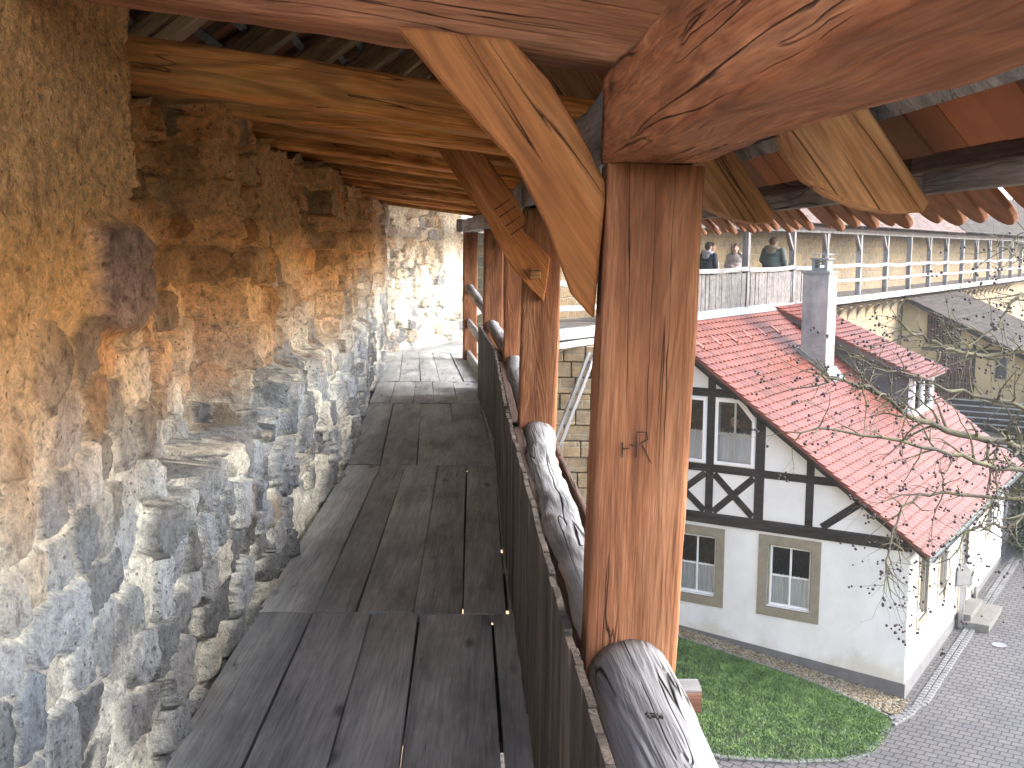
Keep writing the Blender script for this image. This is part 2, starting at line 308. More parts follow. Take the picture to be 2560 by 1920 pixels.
# ------------------------------------------------------------------ numpy noise
def h2(ix,iy,s):
    n=(ix.astype(np.int64)*374761393+iy.astype(np.int64)*668265263+s*1274126177)&0xffffffff
    n=((n^(n>>13))*1274126177)&0xffffffff; return ((n^(n>>16))&0xffffff)/float(0xffffff)
def vn(x,y,s=0):
    ix=np.floor(x).astype(np.int64); iy=np.floor(y).astype(np.int64); fx=x-ix; fy=y-iy; fx=fx*fx*(3-2*fx); fy=fy*fy*(3-2*fy)
    return (h2(ix,iy,s)*(1-fx)+h2(ix+1,iy,s)*fx)*(1-fy)+(h2(ix,iy+1,s)*(1-fx)+h2(ix+1,iy+1,s)*fx)*fy
def fbm(x,y,s=0,o=4):
    r=0; a=.5; t=0
    for i in range(o): r=r+a*vn(x*2**i,y*2**i,s+i*17); t+=a; a*=.55
    return r/t
def sm(a,b,x): t=np.clip((x-a)/(b-a),0,1); return t*t*(3-2*t)
# ================================================================== NEAR GALLERY
def lerp(x,xs,ys):
    return float(np.interp(x,xs,ys))
PY=[-7,-1,2.54,6.05,9.4,12.8,16.2,17.6]; PX=[.80,.485,.290,.134,.024,-.226,-.60,-.74]
def xf(y): return lerp(y,PY,PX)
def X(y,xp): return xf(y)+(xp-.434)          # xp: offset as measured at the first post
G=thing('covered_wall_walk','rust brown timber wall walk with plank floor, posts, tie beams and tiled roof','gallery',(0,3,0))
# --- floor boards
segs=[(-6.0,1.55,[.26,.30,.24,.33,.24]),(1.56,4.9,[.262,.262,.228,.335,.25]),(4.915,8.33,[.262,.188,.255,.225,.21,.17]),(8.345,11.62,[.24,.27,.29,.29,.15]),(11.635,13.5,[.22,.25,.22,.26,.24,.16]),(13.515,17.1,[.25,.26,.23,.29,.24]),(17.12,20.3,[.3,.32,.3,.3,.3,.3])]
def xw(y): return lerp(y,[-7,1.5,3.54,4.9,8.33,10.3,11.6,14.3,17.2,19.3,20.5],[-1.05,-1.07,-1.11,-1.15,-1.24,-1.38,-1.49,-1.66,-1.9,-.9,-1.2])
for si,(y0,y1,ws) in enumerate(segs):
    tot=sum(ws); a0=xw(y0)+.045; a1=(xw(y1) if y1<18 else -.9)+.045; b0=xf(y0)-.02; b1=xf(min(y1,17))-.02
    if y1>18: b1=.4
    acc=0
    for wi,w in enumerate(ws):
        if si==1: 
            g=[.011,.012,.012,.013,.010][wi]
        elif si==2: g=[.010,.010,.009,.011,.014,.009][wi]
        else: g=random.uniform(.007,.011)
        m=MB(); n=14; rows=[]
        for i in range(n+1):
            t=i/n; y=y0+(y1-y0)*t; A=a0+(a1-a0)*t; B=b0+(b1-b0)*t
            if si==1 and False: pass
            s0=A+(B-A)*acc/tot; s1=A+(B-A)*(acc+w)/tot-g*(.7+.5*math.sin(wi*2+t*3))
            rows.append((y,s0,s1))
        zoff=random.uniform(-.004,.004); tw=random.uniform(-.003,.003); vs=[]
        for (y,s0,s1) in rows:
            for q in range(4):
                xx=s0+(s1-s0)*q/3; vs.append((y,-xx,-.0+zoff+tw*(q-1.5)+.0035*noise.noise(Vector((xx*3+wi*5,y*1.3,si*9)))-(.004 if q in(0,3) else 0)))
            for q in (3,0): vs.append((y,-(s0+(s1-s0)*q/3),-.045))
        if wi<len(ws)-1 and si>0:  # dark strips added under the gaps to shade them, broken where light shows
            brk=[(y0,y1)]
            if si==1 and wi>=2: brk=[(y0,3.05),(3.75,y1)] if wi==2 else [(y0,3.4),(3.7,y1)]
            if si==2 and wi>=3: brk=[(y0+.32,5.9),(6.05,y1)] if wi==3 else [(y0+.3,5.7),(6.3,y1)]
            for (ba,bb) in brk:
                ta=(ba-y0)/(y1-y0); tb=(bb-y0)/(y1-y0); fa=(acc+w)/tot; xa_=(a0+(a1-a0)*ta); xa_=xa_+((b0+(b1-b0)*ta)-xa_)*fa; xb_=(a0+(a1-a0)*tb); xb_=xb_+((b0+(b1-b0)*tb)-xb_)*fa
                m2=MB(); m2.add([(xa_-.06,ba,-.088),(xa_+.05,ba,-.088),(xb_+.05,bb,-.088),(xb_-.06,bb,-.088),(xa_-.06,ba,-.05),(xa_+.05,ba,-.05),(xb_+.05,bb,-.05),(xb_-.06,bb,-.05)],[(0,3,2,1),(4,5,6,7),(0,1,5,4),(1,2,6,5),(2,3,7,6),(3,0,4,7)]); m2.build('gap_dark_strip',M['tarred'],G)
        k=6; fs=[(i*k+j,i*k+(j+1)%k,(i+1)*k+(j+1)%k,(i+1)*k+j) for i in range(n) for j in range(k)]+[tuple(range(k)),tuple(range(n*k+k-1,n*k-1,-1))]
        m.add(vs,fs); m.build('floorboard',M['floor'],G,Matrix.Rotation(rad(90),4,'Z')); acc+=w
# --- joists under the floor
for i,y in enumerate([-3,-1,.6,1.75,2.9,4.35,5.05,6.2,7.4,8.35,9.6,10.7,11.65,12.8,14.2,15.4,16.5]):
    e={4.35:.53,5.05:.56}.get(y,.12); z=-.135 if y!=5.05 else -.22
    beam('joist',(xw(y)-.25,y,z),(xf(y)+e,y-.02,z-(.0 if y!=5.05 else .03)),.13,.095,M['joist'],G,seg=.2,rough=.003)
# --- posts (lean a little)
posts=[(2.55,.298,.235,1.77,.2,0),(6.05,.150,.115,1.785,.195,0),(9.45,.030,.02,1.77,.2,2),(12.85,-.22,-.23,1.77,.2,6),(16.25,-.60,-.60,1.8,.19,8)]
plabel=['foreground post with carved scratches','second post carrying a pegged brace','','','']
PO=[]
for i,(y,xt,xb,zt,w,rot) in enumerate(posts):
    up=(math.sin(rad(-rot)),math.cos(rad(rot)),0)
    o=beam('post',(xb,y,-.42),(xt,y,zt),w,w,M['post'],G,up=up,seg=.07,rough=.0035,ch=.012)
    if plabel[i]: o['label']=plabel[i]
    PO.append(o)
beam('post',(.36,-.95,-.4),(.40,-.95,1.77),.2,.2,M['post'],G,up=(0,1,0))
# scratched letters on the first post, shallow cut strokes standing 1 mm off the face
def strokes(name,origin,ux,uy,nrm,lines,wd,mat,parent):
    m=MB(); o=Vector(origin); ux=Vector(ux); uy=Vector(uy); n=Vector(nrm)
    for (a,b,c,d) in lines:
        p=o+ux*a+uy*b; q=o+ux*c+uy*d; t=(q-p).normalized(); s=t.cross(n)*wd/2
        m.add([p-s+n*.0012,p+s+n*.0012,q+s*.6+n*.0012,q-s*.6+n*.0012,p-s-n*.004,p+s-n*.004,q+s*.6-n*.004,q-s*.6-n*.004],[(0,1,2,3),(4,7,6,5),(0,4,5,1),(1,5,6,2),(2,6,7,3),(3,7,4,0)])
    return m.build(name,mat,parent)
M['cut']=simple('cut_wood',(.06,.03,.02),.9); M['cutgrey']=simple('cut_grey',(.035,.032,.03),.9)
Rn=[(0,0,0,.055),(0,.055,.02,.055),(.02,.055,.024,.04),(.024,.04,.004,.028),(.012,.028,.032,-.012),(-.002,.026,-.014,.027),(-.03,.032,-.03,.0),(-.03,.018,-.014,.02)]
strokes('carved_letters',(.268,2.4475,1.15),(1,0,0),(0,0,1),(0,-1,0),Rn,.0028,M['cut'],G)
# --- plate beams on top of the posts
def seg_beam(name,y0,y1,xp,zb,zt,w,mat,seg=.08,rough=.006,ch=.015,label=None,dz=0):
    o=beam(name,(X(y0,xp),y0,(zb+zt)/2),(X(y1,xp),y1,(zb+zt)/2+dz),w,zt-zb,mat,G,seg=seg,rough=rough,ch=ch)
    if label: o['label']=label
    return o
seg_beam('plate_beam',.45,2.53,.434,1.772,1.962,.205,M['bigbeam'],seg=.06,rough=.006,ch=.012,label='massive rough plate beam over the foreground post')
seg_beam('plate_beam',2.536,6.05,.424,1.792,1.955,.17,M['greywood'],rough=.008,ch=.018)
seg_beam('plate_beam',6.056,9.45,.434,1.79,1.95,.18,M['greywood'])
seg_beam('plate_beam',9.456,12.85,.434,1.775,1.95,.18,M['greywood'])
seg_beam('plate_beam',12.856,16.6,.434,1.775,1.95,.18,M['greywood'])
# --- tie beams: drop a little towards the outside
ties=[(2.64,.2,.27),(4.08,.17,.16),(5.2,.2,.20),(6.15,.18,.2),(7.2,.2,.18),(8.2,.18,.2),(9.3,.2,.2),(10.3,.18,.2),(11.4,.2,.18),(12.5,.2,.2),(13.6,.2,.2),(14.7,.2,.2),(15.8,.2,.2)]
for i,(y,w,h) in enumerate(ties):
    xr=xf(y)+.16; xl=xw(y)-.75; z0=1.965+(.012 if i%2 else 0)
    sl=.125; zr=z0-(.0); zl=z0+sl*(xr-xl)
    if i==1: zr-=.06; zl-=.055
    up=(sl,0,1)
    tw=.03 if i!=0 else .06
    beam('tie_beam',(xl,y-.03,zl+h/2),(xr,y+tw,zr+h/2),w,h,M['beam'] if i else M['post'],G,seg=.08,rough=.005,ch=.02 if i!=0 else .03,bow=-.012 if i==2 else 0)
# --- braces
def P2(px,py,d): # helper: fixed numbers measured on site, metres
    return None
b1=[(-.25,2.056),(-.172,1.963),(-.068,1.85),(.003,1.777),(.074,1.64),(.129,1.494),(.176,1.442),(.197,1.70),(.196,1.735),(.135,1.85),(.075,1.945),(-.006,2.03)]
o=slab('brace',[(x,2.50,z) for x,z in b1],(0,1,0),.105,(.5,0,-.72),M['brace'],G,bevel=.008); o['label']='broad brace rising from the foreground post'
k=5.88/2500
b2=[(915,285),(950,340),(985,390),(1020,440),(1045,472),(1070,520),(1100,572),(1135,612),(1172,650),(1178,622),(1186,556),(1160,528),(1134,505),(1127,497),(1131,472),(1108,425),(1070,375),(1048,342),(1026,330),(1006,290)]
o=slab('brace',[((x-1106)*k,5.88,1.6-(y-529.5)*k) for x,y in b2],(0,1,0),.12,(.5,0,-.72),M['brace'],G,bevel=.006); o['label']='pegged brace lapped onto the second post'
bx=(1154-1106)*k; bz=1.6-(590-529.5)*k
m=MB(); m.box(bx-.026,bx+.026,5.82,5.885,bz-.026,bz+.026,R=None); m.build('peg',M['rafter'],G,bevel=.004)
tl=[(j*.05-.02,0,j*.05+.03,.055) for j in range(4)]
strokes('carved_tally',((1065-1106)*k,5.879,1.6-(455-529.5)*k),(.57,0,-.82),(.82,0,.57),(0,-1,0),[(0,.0,0,.10),(.045,.0,.045,.10),(.10,0,.10,.09),(.15,0,.15,.09)],.006,M['cut'],G)
for (y,xo) in ():
    xx=xf(y)-.1
    slab('brace',[(xx-.62,y-.08,2.06),(xx-.40,y-.08,2.03),(xx-.0,y-.08,1.62),(xx-.0,y-.08,1.35)],(0,1,0),.1,(.5,0,-.72),M['brace'],G,bevel=.01)
# inward braces high up between tie beams and rafters (right slope)
for y in (3.35,4.55):
    slab('strut',[(X(y,-.12),y,2.78),(X(y,.06),y,2.72),(X(y,.30),y,2.14),(X(y,.08),y,2.14)],(0,1,0),.09,(.3,0,-.7),M['oldrafter'],G)
# --- rafters
RY=[1.36,2.66,3.95,5.2,6.45,7.7,8.95,10.2,11.45,12.7,13.95,15.2,16.4]  # roof cut short above the viewer so open sky lights the walk
rp=[(-.16,3.464),(1.096,1.706),(1.082,1.682),(1.02,1.680),(.95,1.694),(.88,1.722),(.825,1.757),(.785,1.805),(.76,1.87),(.60,2.06),(-.30,3.30)]
for y in RY:
    slab('rafter',[(X(y,a),y,b) for a,b in rp],(0,1,0),.125,(.58,0,-.81),M['rafter'],G,bevel=.006)
    beam('left_rafter' if False else 'rafter',(X(y,-1.95),y+.06,2.03),(X(y,-.2),y+.06,3.36),.13,.15,M['oldrafter'],G,seg=.3)
# --- eaves board on the rafter feet
for a,b in ((.8,2.9),(2.905,7.2),(7.205,12.0),(12.005,16.8)):
    slab('eaves_board',[(X(a,1.17),a,1.734),(X(a,1.17),a,1.80),(X(b,1.17),b,1.80),(X(b,1.17),b,1.734)],(1,0,0),.035,(0,1,0),M['greywood'],G,bevel=.004)
for a,b in ((.8,2.9),(2.905,7.2),(7.205,12.0),(12.005,16.8)):
    slab('eaves_batten',[(X(a,1.14),a,1.785),(X(a,1.14),a,1.862),(X(b,1.14),b,1.862),(X(b,1.14),b,1.785)],(1,0,0),.025,(0,1,0),M['darkwood'],G,bevel=.003)
# --- battens and roof tiles
for side,(xa,za,xb,zb) in enumerate(((1.02,1.862,-.13,3.49),(-1.98,2.08,-.20,3.50))):
    Ln=math.hypot(xb-xa,zb-za); n=int(Ln/.17)
    for i in range(n+1):
        t=(i+.35)/(n+.6); xx=xa+(xb-xa)*t; zz=za+(zb-za)*t
        ys=[.8,2,6,9.4,12.8,16.9]
        m=MB(); nx,nz=((zb-za)/Ln,-(xb-xa)/Ln) if side==0 else (-(zb-za)/Ln,(xb-xa)/Ln)
        tx,tz=(xb-xa)/Ln,(zb-za)/Ln
        vs=[]
        for y in ys:
            bx=X(y,xx)
            for (p,q) in ((-.022,.002),(.022,.002),(.022,.028),(-.022,.028)): vs.append((bx+tx*p+nx*q,y,zz+tz*p+nz*q))
        m.add(vs,[(i*4+j,i*4+(j+1)%4,(i+1)*4+(j+1)%4,(i+1)*4+j) for i in range(len(ys)-1) for j in range(4)]+[(0,1,2,3),tuple(range(len(vs)-4,len(vs)))])
        m.build('roof_batten',M['greywood'],G)
    # tile field: individual plain tiles, lifted and gapped
    mb=MB(); y=-5
    rows=n+1
    for r in range(rows+1):
        t=r/rows; xx=xa+(xb-xa)*t; zz=za+(zb-za)*t; y=.75+(.09 if r%2 else 0)
        while y<16.9:
            w=.175; L_=.34; lift=random.uniform(0,.006); sk=random.uniform(-.004,.004)
            nx,nz=((zb-za)/Ln,-(xb-xa)/Ln) if side==0 else (-(zb-za)/Ln,(xb-xa)/Ln); tx,tz=(xb-xa)/Ln,(zb-za)/Ln
            def pt(s,q,yy): bx=X(yy,xx); return (bx+tx*s+nx*q,yy,zz+tz*s+nz*q)
            lo=.066+lift; hi=.034+lift
            vs=[pt(-.10,lo,y),pt(-.10,lo,y+w),pt(L_-.10,hi,y+w+sk),pt(L_-.10,hi,y+sk),pt(-.10,lo+.014,y),pt(-.10,lo+.014,y+w),pt(L_-.10,hi+.014,y+w+sk),pt(L_-.10,hi+.014,y+sk)]
            mb.add(vs,[(0,1,2,3),(7,6,5,4),(0,4,5,1),(1,5,6,2),(2,6,7,3),(3,7,4,0)],random.random())
            y+=.182
    o=mb.build('roof_tile_field',M['undertile'],G,tone=True); tag(o,kind='stuff')
    # closed sheet above the tiles keeps the daylight out
# eaves tiles: the row of pointed plain tiles
tm=None
y=1.85; tiles=[]; ci=0
prof=[]
for a in np.linspace(-90,90,11): prof.append((.0805*math.sin(rad(a)),-.085*math.cos(rad(a))**.8))
def tile_mesh():
    m=MB(); n=len(prof); w=.0815; Lt=.36
    out=[(x,z_) for x,z_ in [(p[0],p[1]) for p in prof]]+[(w,Lt),(-w,Lt)]
    a=[(q[1],q[0],0) for q in out]; b=[(q[1],q[0],.019) for q in out]; k=len(out)
    m.add(a+b,[tuple(range(k)),tuple(range(2*k-1,k-1,-1))]+[(i,i+k,(i+1)%k+k,(i+1)%k) for i in range(k)])
    return m
first=None
while y<17 and ci<100:
    px=X(y,1.30)+random.uniform(-.014,.014); 
    d=Vector((X(y,1.0)-X(y,1.30),0,.30)).normalized(); tilt=random.uniform(-.05,.09)-.075
    Mf=Matrix.Translation((px,y,1.722+(.004 if ci%2 else -.004)+random.uniform(-.003,.003)))@axisM((0,0,0),d)@Matrix.Rotation(tilt,4,'X')@Matrix.Rotation(random.uniform(-.03,.03),4,'Z')
    if first is None: first=tile_mesh().build('eaves_tile',M['rafter_tile'] if 'rafter_tile' in M else M['undertile'],G,Mf,bevel=.004); first.data.materials.clear(); M['eavetile']=simple('eaves_tile_clay',(.30,.12,.06),.75,nz=.5,nscale=14,bstr=.2,c2=(.13,.07,.04)); first.data.materials.append(M['eavetile'])
    else:
        o=first.copy(); COL.objects.link(o); o.parent=G; o.matrix_parent_inverse=I4; o.matrix_basis=LOC[G.name].inverted()@Mf
    y+=.160; ci+=1
# a second course lying over the first
mb=MB(); y=.75
while y<17:
    for r,(xa_,za_) in enumerate(((1.20,1.845),(1.08,1.96))):
        yy=y+(.09 if r==0 else 0); d=Vector((-.62,0,.66 if r==0 else .9)).normalized(); nn=Vector((d.z,0,-d.x)); p=Vector((X(yy,xa_),yy,za_)); q=p+d*.34; w=Vector((0,.176,0)); u=nn*.015
        vs=[p,p+w,q+w,q,p+u,p+w+u,q+w+u,q+u]; mb.add(vs,[(0,1,2,3),(7,6,5,4),(0,4,5,1),(1,5,6,2),(2,6,7,3),(3,7,4,0)],random.random())
    y+=.182
tag(mb.build('lower_tile_course',M['undertile'],G,tone=True),kind='stuff')
beam('ridge_beam',(X(.8,-.2),.8,3.34),(X(9,-.2),9,3.34),.12,.14,M['oldrafter'],G,seg=.5)
# --- handrail logs between the posts
logs=[(-.9,.5,.62,2.46,.265,.655,.185),(2.62,.262,.655,5.97,.146,.62,.15),(6.13,.14,.63,9.36,.02,.66,.13),(9.54,.02,.68,12.76,-.22,.72,.125),(12.95,-.23,.80,16.2,-.6,1.0,.12)]
for i,(y0,x0,z0,y1,x1,z1,d) in enumerate(logs):
    o=beam('handrail',(x0,y0,z0),(x1,y1,z1),d*1.02,d,M['log'],G,seg=.07,rough=.009 if i==1 else .006,round_=True,rad_seg=28,side=(.02,.045,.02,0,0)[i],bow=-.02,taper=1.0)
    o['label']=['thick split log handrail below the foreground post','gnarled grey log handrail between first and second post','log handrail beyond the second post','thin log handrail far along the walk','last thin handrail at the bend'][i]
strokes('carved_mark',(.262,2.02,.752),(.55,-.07,0),(-.07,.55,0),(.05,0,1),[(-.02,0,.03,.0),(-.02,.02,.02,.015),(-.012,-.015,-.012,.03),(.012,-.02,.012,.03),(.028,-.01,.032,.02)],.004,M['cutgrey'],G)
# plank rails at the bend, beyond the boarding
beam('plank_rail',(-.26,12.95,.42),(-.62,16.2,.52),.04,.13,M['greywood'],G,seg=.4)
beam('plank_rail',(-.26,12.95,.02),(-.62,16.2,.06),.05,.16,M['greywood'],G,seg=.4)
beam('plank_rail',(-.62,16.3,.62),(-.2,20.3,.62),.04,.12,M['greywood'],G,seg=.4)
# --- vertical boarding on the inner side of the rail
y=1.25; n=0
while y<12.55 and n<99:
    w=random.uniform(.10,.125); xx=X(y,.262); xx2=X(y+w,.262); zt=.752+random.uniform(-.003,.003)
    o_=random.uniform(-.003,.003); g=random.uniform(.003,.010)
    m=MB(); m.add([(-.03,y,xx+o_),(-.03,y+w-g,xx2+o_),(-.03,y+w-g,xx2+o_+.016),(-.03,y,xx+o_+.016),(zt,y,xx+o_),(zt,y+w-g,xx2+o_),(zt,y+w-g,xx2+o_+.016),(zt,y,xx+o_+.016)],[(0,1,2,3),(7,6,5,4),(0,4,5,1),(1,5,6,2),(2,6,7,3),(3,7,4,0)])
    Mp=Matrix(((0,0,1,0),(0,1,0,0),(1,0,0,0),(0,0,0,1)))   # local X = up
    m.v=[tuple(v) for v in m.v]; m.build('parapet_board',M['slat'],G,Mp); y+=w; n+=1
for a,b in ((-1,2.5),(2.6,6),(6.1,9.4),(9.5,12.8)):
    slab('inner_rail',[(X(a,.30),a,.55),(X(a,.30),a,.66),(X(b,.30),b,.66),(X(b,.30),b,.55)],(1,0,0),.05,(0,1,0),M['darkwood'],G)
    for z0,z1 in ((-.42,-.19),(-.18,.06),(.07,.30),(.31,.5)):
        slab('cladding_board',[(X(a,.545),a,z0),(X(a,.545),a,z1),(X(b,.545),b,z1),(X(b,.545),b,z0)],(1,0,0),.025,(0,1,0),M['darkwood'],G)
# ================================================================== NEAR WALL (rubble, displaced)
def near_wall():
    path=[(-1.07,1.5),(-1.09,2.5),(-1.11,3.54),(-1.15,4.9),(-1.24,8.33),(-1.38,10.3),(-1.49,11.6),(-1.66,14.3),(-1.9,17.2),(-.86,19.3),(-1.15,20.9),(-1.0,22.2)]
    P=np.array(path); seg=np.linalg.norm(np.diff(P,axis=0),axis=1); cs=np.concatenate([[0],np.cumsum(seg)])
    s=[0.0]
    while s[-1]<cs[-1]:
        yy=np.interp(s[-1],cs,P[:,1]); ds=min(.09,max(.006,.0068*(yy/3)**2)); ds=.0022 if (abs(yy-4.96)<.07 or abs(yy-5.75)<.05) else ds; ds=min(ds,.006) if abs(yy-8.0)<.08 else ds
        if s[-1]>cs[8]-.05: ds=.02
        s.append(s[-1]+ds)
    s=np.array(s); px=np.interp(s,cs,P[:,0]); py=np.interp(s,cs,P[:,1])
    e=.12; tx=np.interp(s+e,cs,P[:,0])-np.interp(s-e,cs,P[:,0]); ty=np.interp(s+e,cs,P[:,1])-np.interp(s-e,cs,P[:,1]); l=np.hypot(tx,ty); nx,ny=ty/l,-tx/l
    top=2.16+.16*(fbm(s*2.2,s*0,5)-.5)+.10*(fbm(s*9,s*0,6)-.5)
    sp=np.interp(3.42,P[:,1][:4],cs[:4]); top=np.where(s<sp,3.0,top)
    nz=430; t=np.linspace(0,1,nz); Z=np.minimum(np.repeat((-.32+3.32*t)[None,:],len(s),0),top[:,None]); Sg=np.repeat(s[:,None],nz,1)
    near=(Sg<sp)
    nearw=1-sm(sp-.55,sp+.35,Sg)
    # recess layout (distance into the wall)
    wob=.05*(fbm(Sg*5,Z*5,31)-.5)*2; y_of=np.interp(Sg,cs,P[:,1])+wob; zz=Z+wob*.7
    def box(y0,y1,z0,z1,e=.03): return sm(y0-e,y0+e,y_of)*(1-sm(y1-e,y1+e,y_of))*sm(z0-e,z0+e,zz)*(1-sm(z1-e,z1+e,zz))
    rec=.26*box(3.47,4.95,.80,9,.02)*(~near)+.12*box(5.6,8.0,.95,9,.05)+.17*box(4.98,5.75,.77,1.03,.02)+.10*box(9.0,11.2,.9,9,.06)+.08*box(12.4,14.5,.8,9,.1)
    rec+=.10*sm(1.2,2.2,Z)*(~near)*(1-sm(11,14,Sg))
    yy2=P[8,1]; nich=sm(cs[8]+.85,cs[8]+.88,Sg)*(1-sm(cs[8]+1.75,cs[8]+1.78,Sg))*sm(1.28,1.31,Z)*(1-sm(2.04,2.07,Z)); rec+=.10*nich
    # rubble stones: jittered courses
    def stones(S_,Z_,cw,chh,seed):
        wx=S_+.10*(fbm(S_*2.3,Z_*2.3,seed+1)-.5)*2*cw*2; wz=Z_+.09*(fbm(S_*1.7,Z_*2.9,seed+2)-.5)*2
        r=np.floor(wz/chh); best=np.full(S_.shape,9.); sec=np.full(S_.shape,9.); idx=np.zeros(S_.shape); idy=np.zeros(S_.shape)
        for dr in (-1,0,1):
            rr=r+dr; wrow=cw*(.65+.9*h2(rr,rr*0+3,seed)); xo=h2(rr,rr*0+7,seed)*5; c=np.floor(wx/wrow+xo)
            for dc in (-1,0,1):
                cc=c+dc; jx=(h2(cc,rr,seed)-.5)*.62; jz=(h2(cc,rr,seed+4)-.5)*.5
                cx=(cc+.5+jx-xo)*wrow; cz=(rr+.5+jz)*chh
                dx=np.abs(wx-cx)/(wrow*.5); dz=np.abs(wz-cz)/(chh*.5); d=(dx**2.6+dz**2.6)**(1/2.6)*(.82+.36*h2(cc,rr,seed+5))
                b=d<best; sec=np.where(b,best,np.minimum(sec,d)); idx=np.where(b,cc,idx); idy=np.where(b,rr,idy); best=np.where(b,d,best)
        return best,sec-best,idx,idy
    S2=Sg+rec*1.1
    d1,e1,ix,iy=stones(S2,Z,.20,.155,40)
    edge=np.minimum(e1*1.2,(1.22-d1)*1.1)+.10*(fbm(Sg*22,Z*22,8)-.5)
    mask=sm(.05,.17,edge)
    rnd=h2(ix,iy,91); rnd2=h2(ix,iy,92); rnd3=h2(ix,iy,93)
    # plaster / thick pointing covering some stones
    pl=fbm(Sg*1.3,Z*1.1,61); cover=sm(.46,.60,pl+.10*(rnd-.5)+nearw*(.07+.10*(Z-.4))+(1-nearw)*(-.12+.04*Z))
    far=sm(14,17,Sg); cover=np.clip(cover+far*.35*sm(.3,.7,rnd),0,1)
    bigm=mask*(1-.92*cover)
    bigm=np.where(nich>.5,mask,bigm)
    prot=(.015+.065*rnd2)*bigm
    prot=prot*(1-.58*nearw)
    rel=prot-.022*(1-mask)*(1-cover)*(1-nearw)+.016*(fbm(Sg*7,Z*7,71)-.5)*2+.010*(fbm(Sg*24,Z*24,72)-.5)*2+.006*(fbm(Sg*60,Z*60,73)-.5)*2
    rel=rel+(.045*(fbm(Sg*3.1+Z*2,Z*6,75)-.5)+.02*(fbm(S2*11,Z*13,76)-.5))*(1-nearw)
    vo=np.interp(Sg,cs,P[:,1]); 
    # protruding block on the pillar
    blk=sm(2.98,3.02,y_of)*sm(1.365,1.41,zz+.03*np.cos((y_of-3.2)*9))*(1-sm(1.63,1.68,zz+.06*(y_of-3.2)**2*9)); blk=blk*(Sg<sp+9)*near
    rel=rel*(1-blk)+blk*(.030+.045*fbm(Sg*12,Z*12,77)+.02*fbm(Sg*40,Z*40,78))
    hole=.055*sm(.80,.86,h2(ix,iy,97))*mask*(1-nearw)*(1-.8*cover)
    off=rel-rec-hole
    # lean of masonry (batter) and colours
    pal=np.array([[.32,.28,.23],[.42,.34,.25],[.23,.22,.215],[.52,.46,.36],[.36,.26,.17],[.36,.33,.29],[.28,.23,.18],[.48,.43,.35]])
    colS=pal[(rnd*7.99).astype(int)]*(.95+.75*rnd3)[...,None]
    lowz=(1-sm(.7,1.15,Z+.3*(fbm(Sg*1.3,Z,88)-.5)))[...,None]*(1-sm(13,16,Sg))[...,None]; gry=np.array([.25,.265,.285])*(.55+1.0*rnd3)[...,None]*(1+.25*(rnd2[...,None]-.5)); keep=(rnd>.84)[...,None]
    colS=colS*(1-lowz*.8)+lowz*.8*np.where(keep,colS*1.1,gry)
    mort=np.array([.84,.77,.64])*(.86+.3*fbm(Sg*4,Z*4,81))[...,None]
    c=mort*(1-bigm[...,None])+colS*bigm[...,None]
    # warm bounced light above, cool skylight below, painted into the stone colour
    bounce_mix=sm(.75,1.55,Z+.35*(fbm(Sg*1.1,Z*.6,83)-.5)+.2*(fbm(Sg*5,Z*2,84)-.5)-.12*np.clip((Sg-6)/8,0,1)+.0*near)
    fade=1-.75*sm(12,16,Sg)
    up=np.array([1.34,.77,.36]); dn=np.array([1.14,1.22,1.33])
    tt=(bounce_mix*fade)[...,None]; c=c*(dn*(1-tt)+up*tt)*(1+tt*.30*bigm[...,None]*(rnd3[...,None]>.35))
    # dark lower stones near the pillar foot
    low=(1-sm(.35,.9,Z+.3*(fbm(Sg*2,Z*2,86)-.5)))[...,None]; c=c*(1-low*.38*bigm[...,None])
    b3=blk[...,None]; c=c*(1-b3)+b3*np.array([.34,.20,.14])*(.35+1.1*fbm(Sg*26,Z*26,87))[...,None]
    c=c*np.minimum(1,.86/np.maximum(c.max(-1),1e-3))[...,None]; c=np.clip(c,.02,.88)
    Xc=px[:,None]+nx[:,None]*off; Yc=py[:,None]+ny[:,None]*off
    batter=.02*(1.2-Z)*near; Xc=Xc+batter*0+.02*(1.2-Z)*nearw
    ns=len(s); V=np.stack([Xc,Yc,Z],-1).reshape(-1,3)
    ii=np.arange(ns*nz).reshape(ns,nz); F=np.stack([ii[:-1,:-1],ii[1:,:-1],ii[1:,1:],ii[:-1,1:]],-1).reshape(-1,4)
    # top cap going back over the wall head
    capb=np.stack([px-nx*1.0,py-ny*1.0,top+.0],-1); capb[:,2]=np.minimum(capb[:,2],2.16); cb0=len(V); V=np.concatenate([V,capb]); ci_=np.arange(ns)+cb0
    F2=np.stack([ii[:-1,-1],ii[1:,-1],ci_[1:],ci_[:-1]],-1); F=np.concatenate([F,F2])
    me=bpy.data.meshes.new('near_wall'); me.vertices.add(len(V)); me.vertices.foreach_set('co',V.astype(np.float32).ravel())
    me.loops.add(len(F)*4); me.loops.foreach_set('vertex_index',F.astype(np.int32).ravel()); me.polygons.add(len(F)); me.polygons.foreach_set('loop_start',np.arange(0,len(F)*4,4,dtype=np.int32)); me.polygons.foreach_set('loop_total',np.full(len(F),4,np.int32))
    me.update(calc_edges=True); me.validate()
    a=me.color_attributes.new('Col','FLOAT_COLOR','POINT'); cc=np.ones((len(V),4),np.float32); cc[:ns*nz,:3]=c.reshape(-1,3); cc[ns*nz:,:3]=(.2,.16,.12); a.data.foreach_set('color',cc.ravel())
    me.polygons.foreach_set('use_smooth',[True]*len(F)); me.materials.append(M['rubble'])
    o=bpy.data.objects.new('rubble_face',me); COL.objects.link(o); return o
NW=thing('stone_wall','rough rubble and plaster town wall along the left of the plank walk, with warm bounced light painted in above and cool skylight below','wall',(-1.2,3,0))
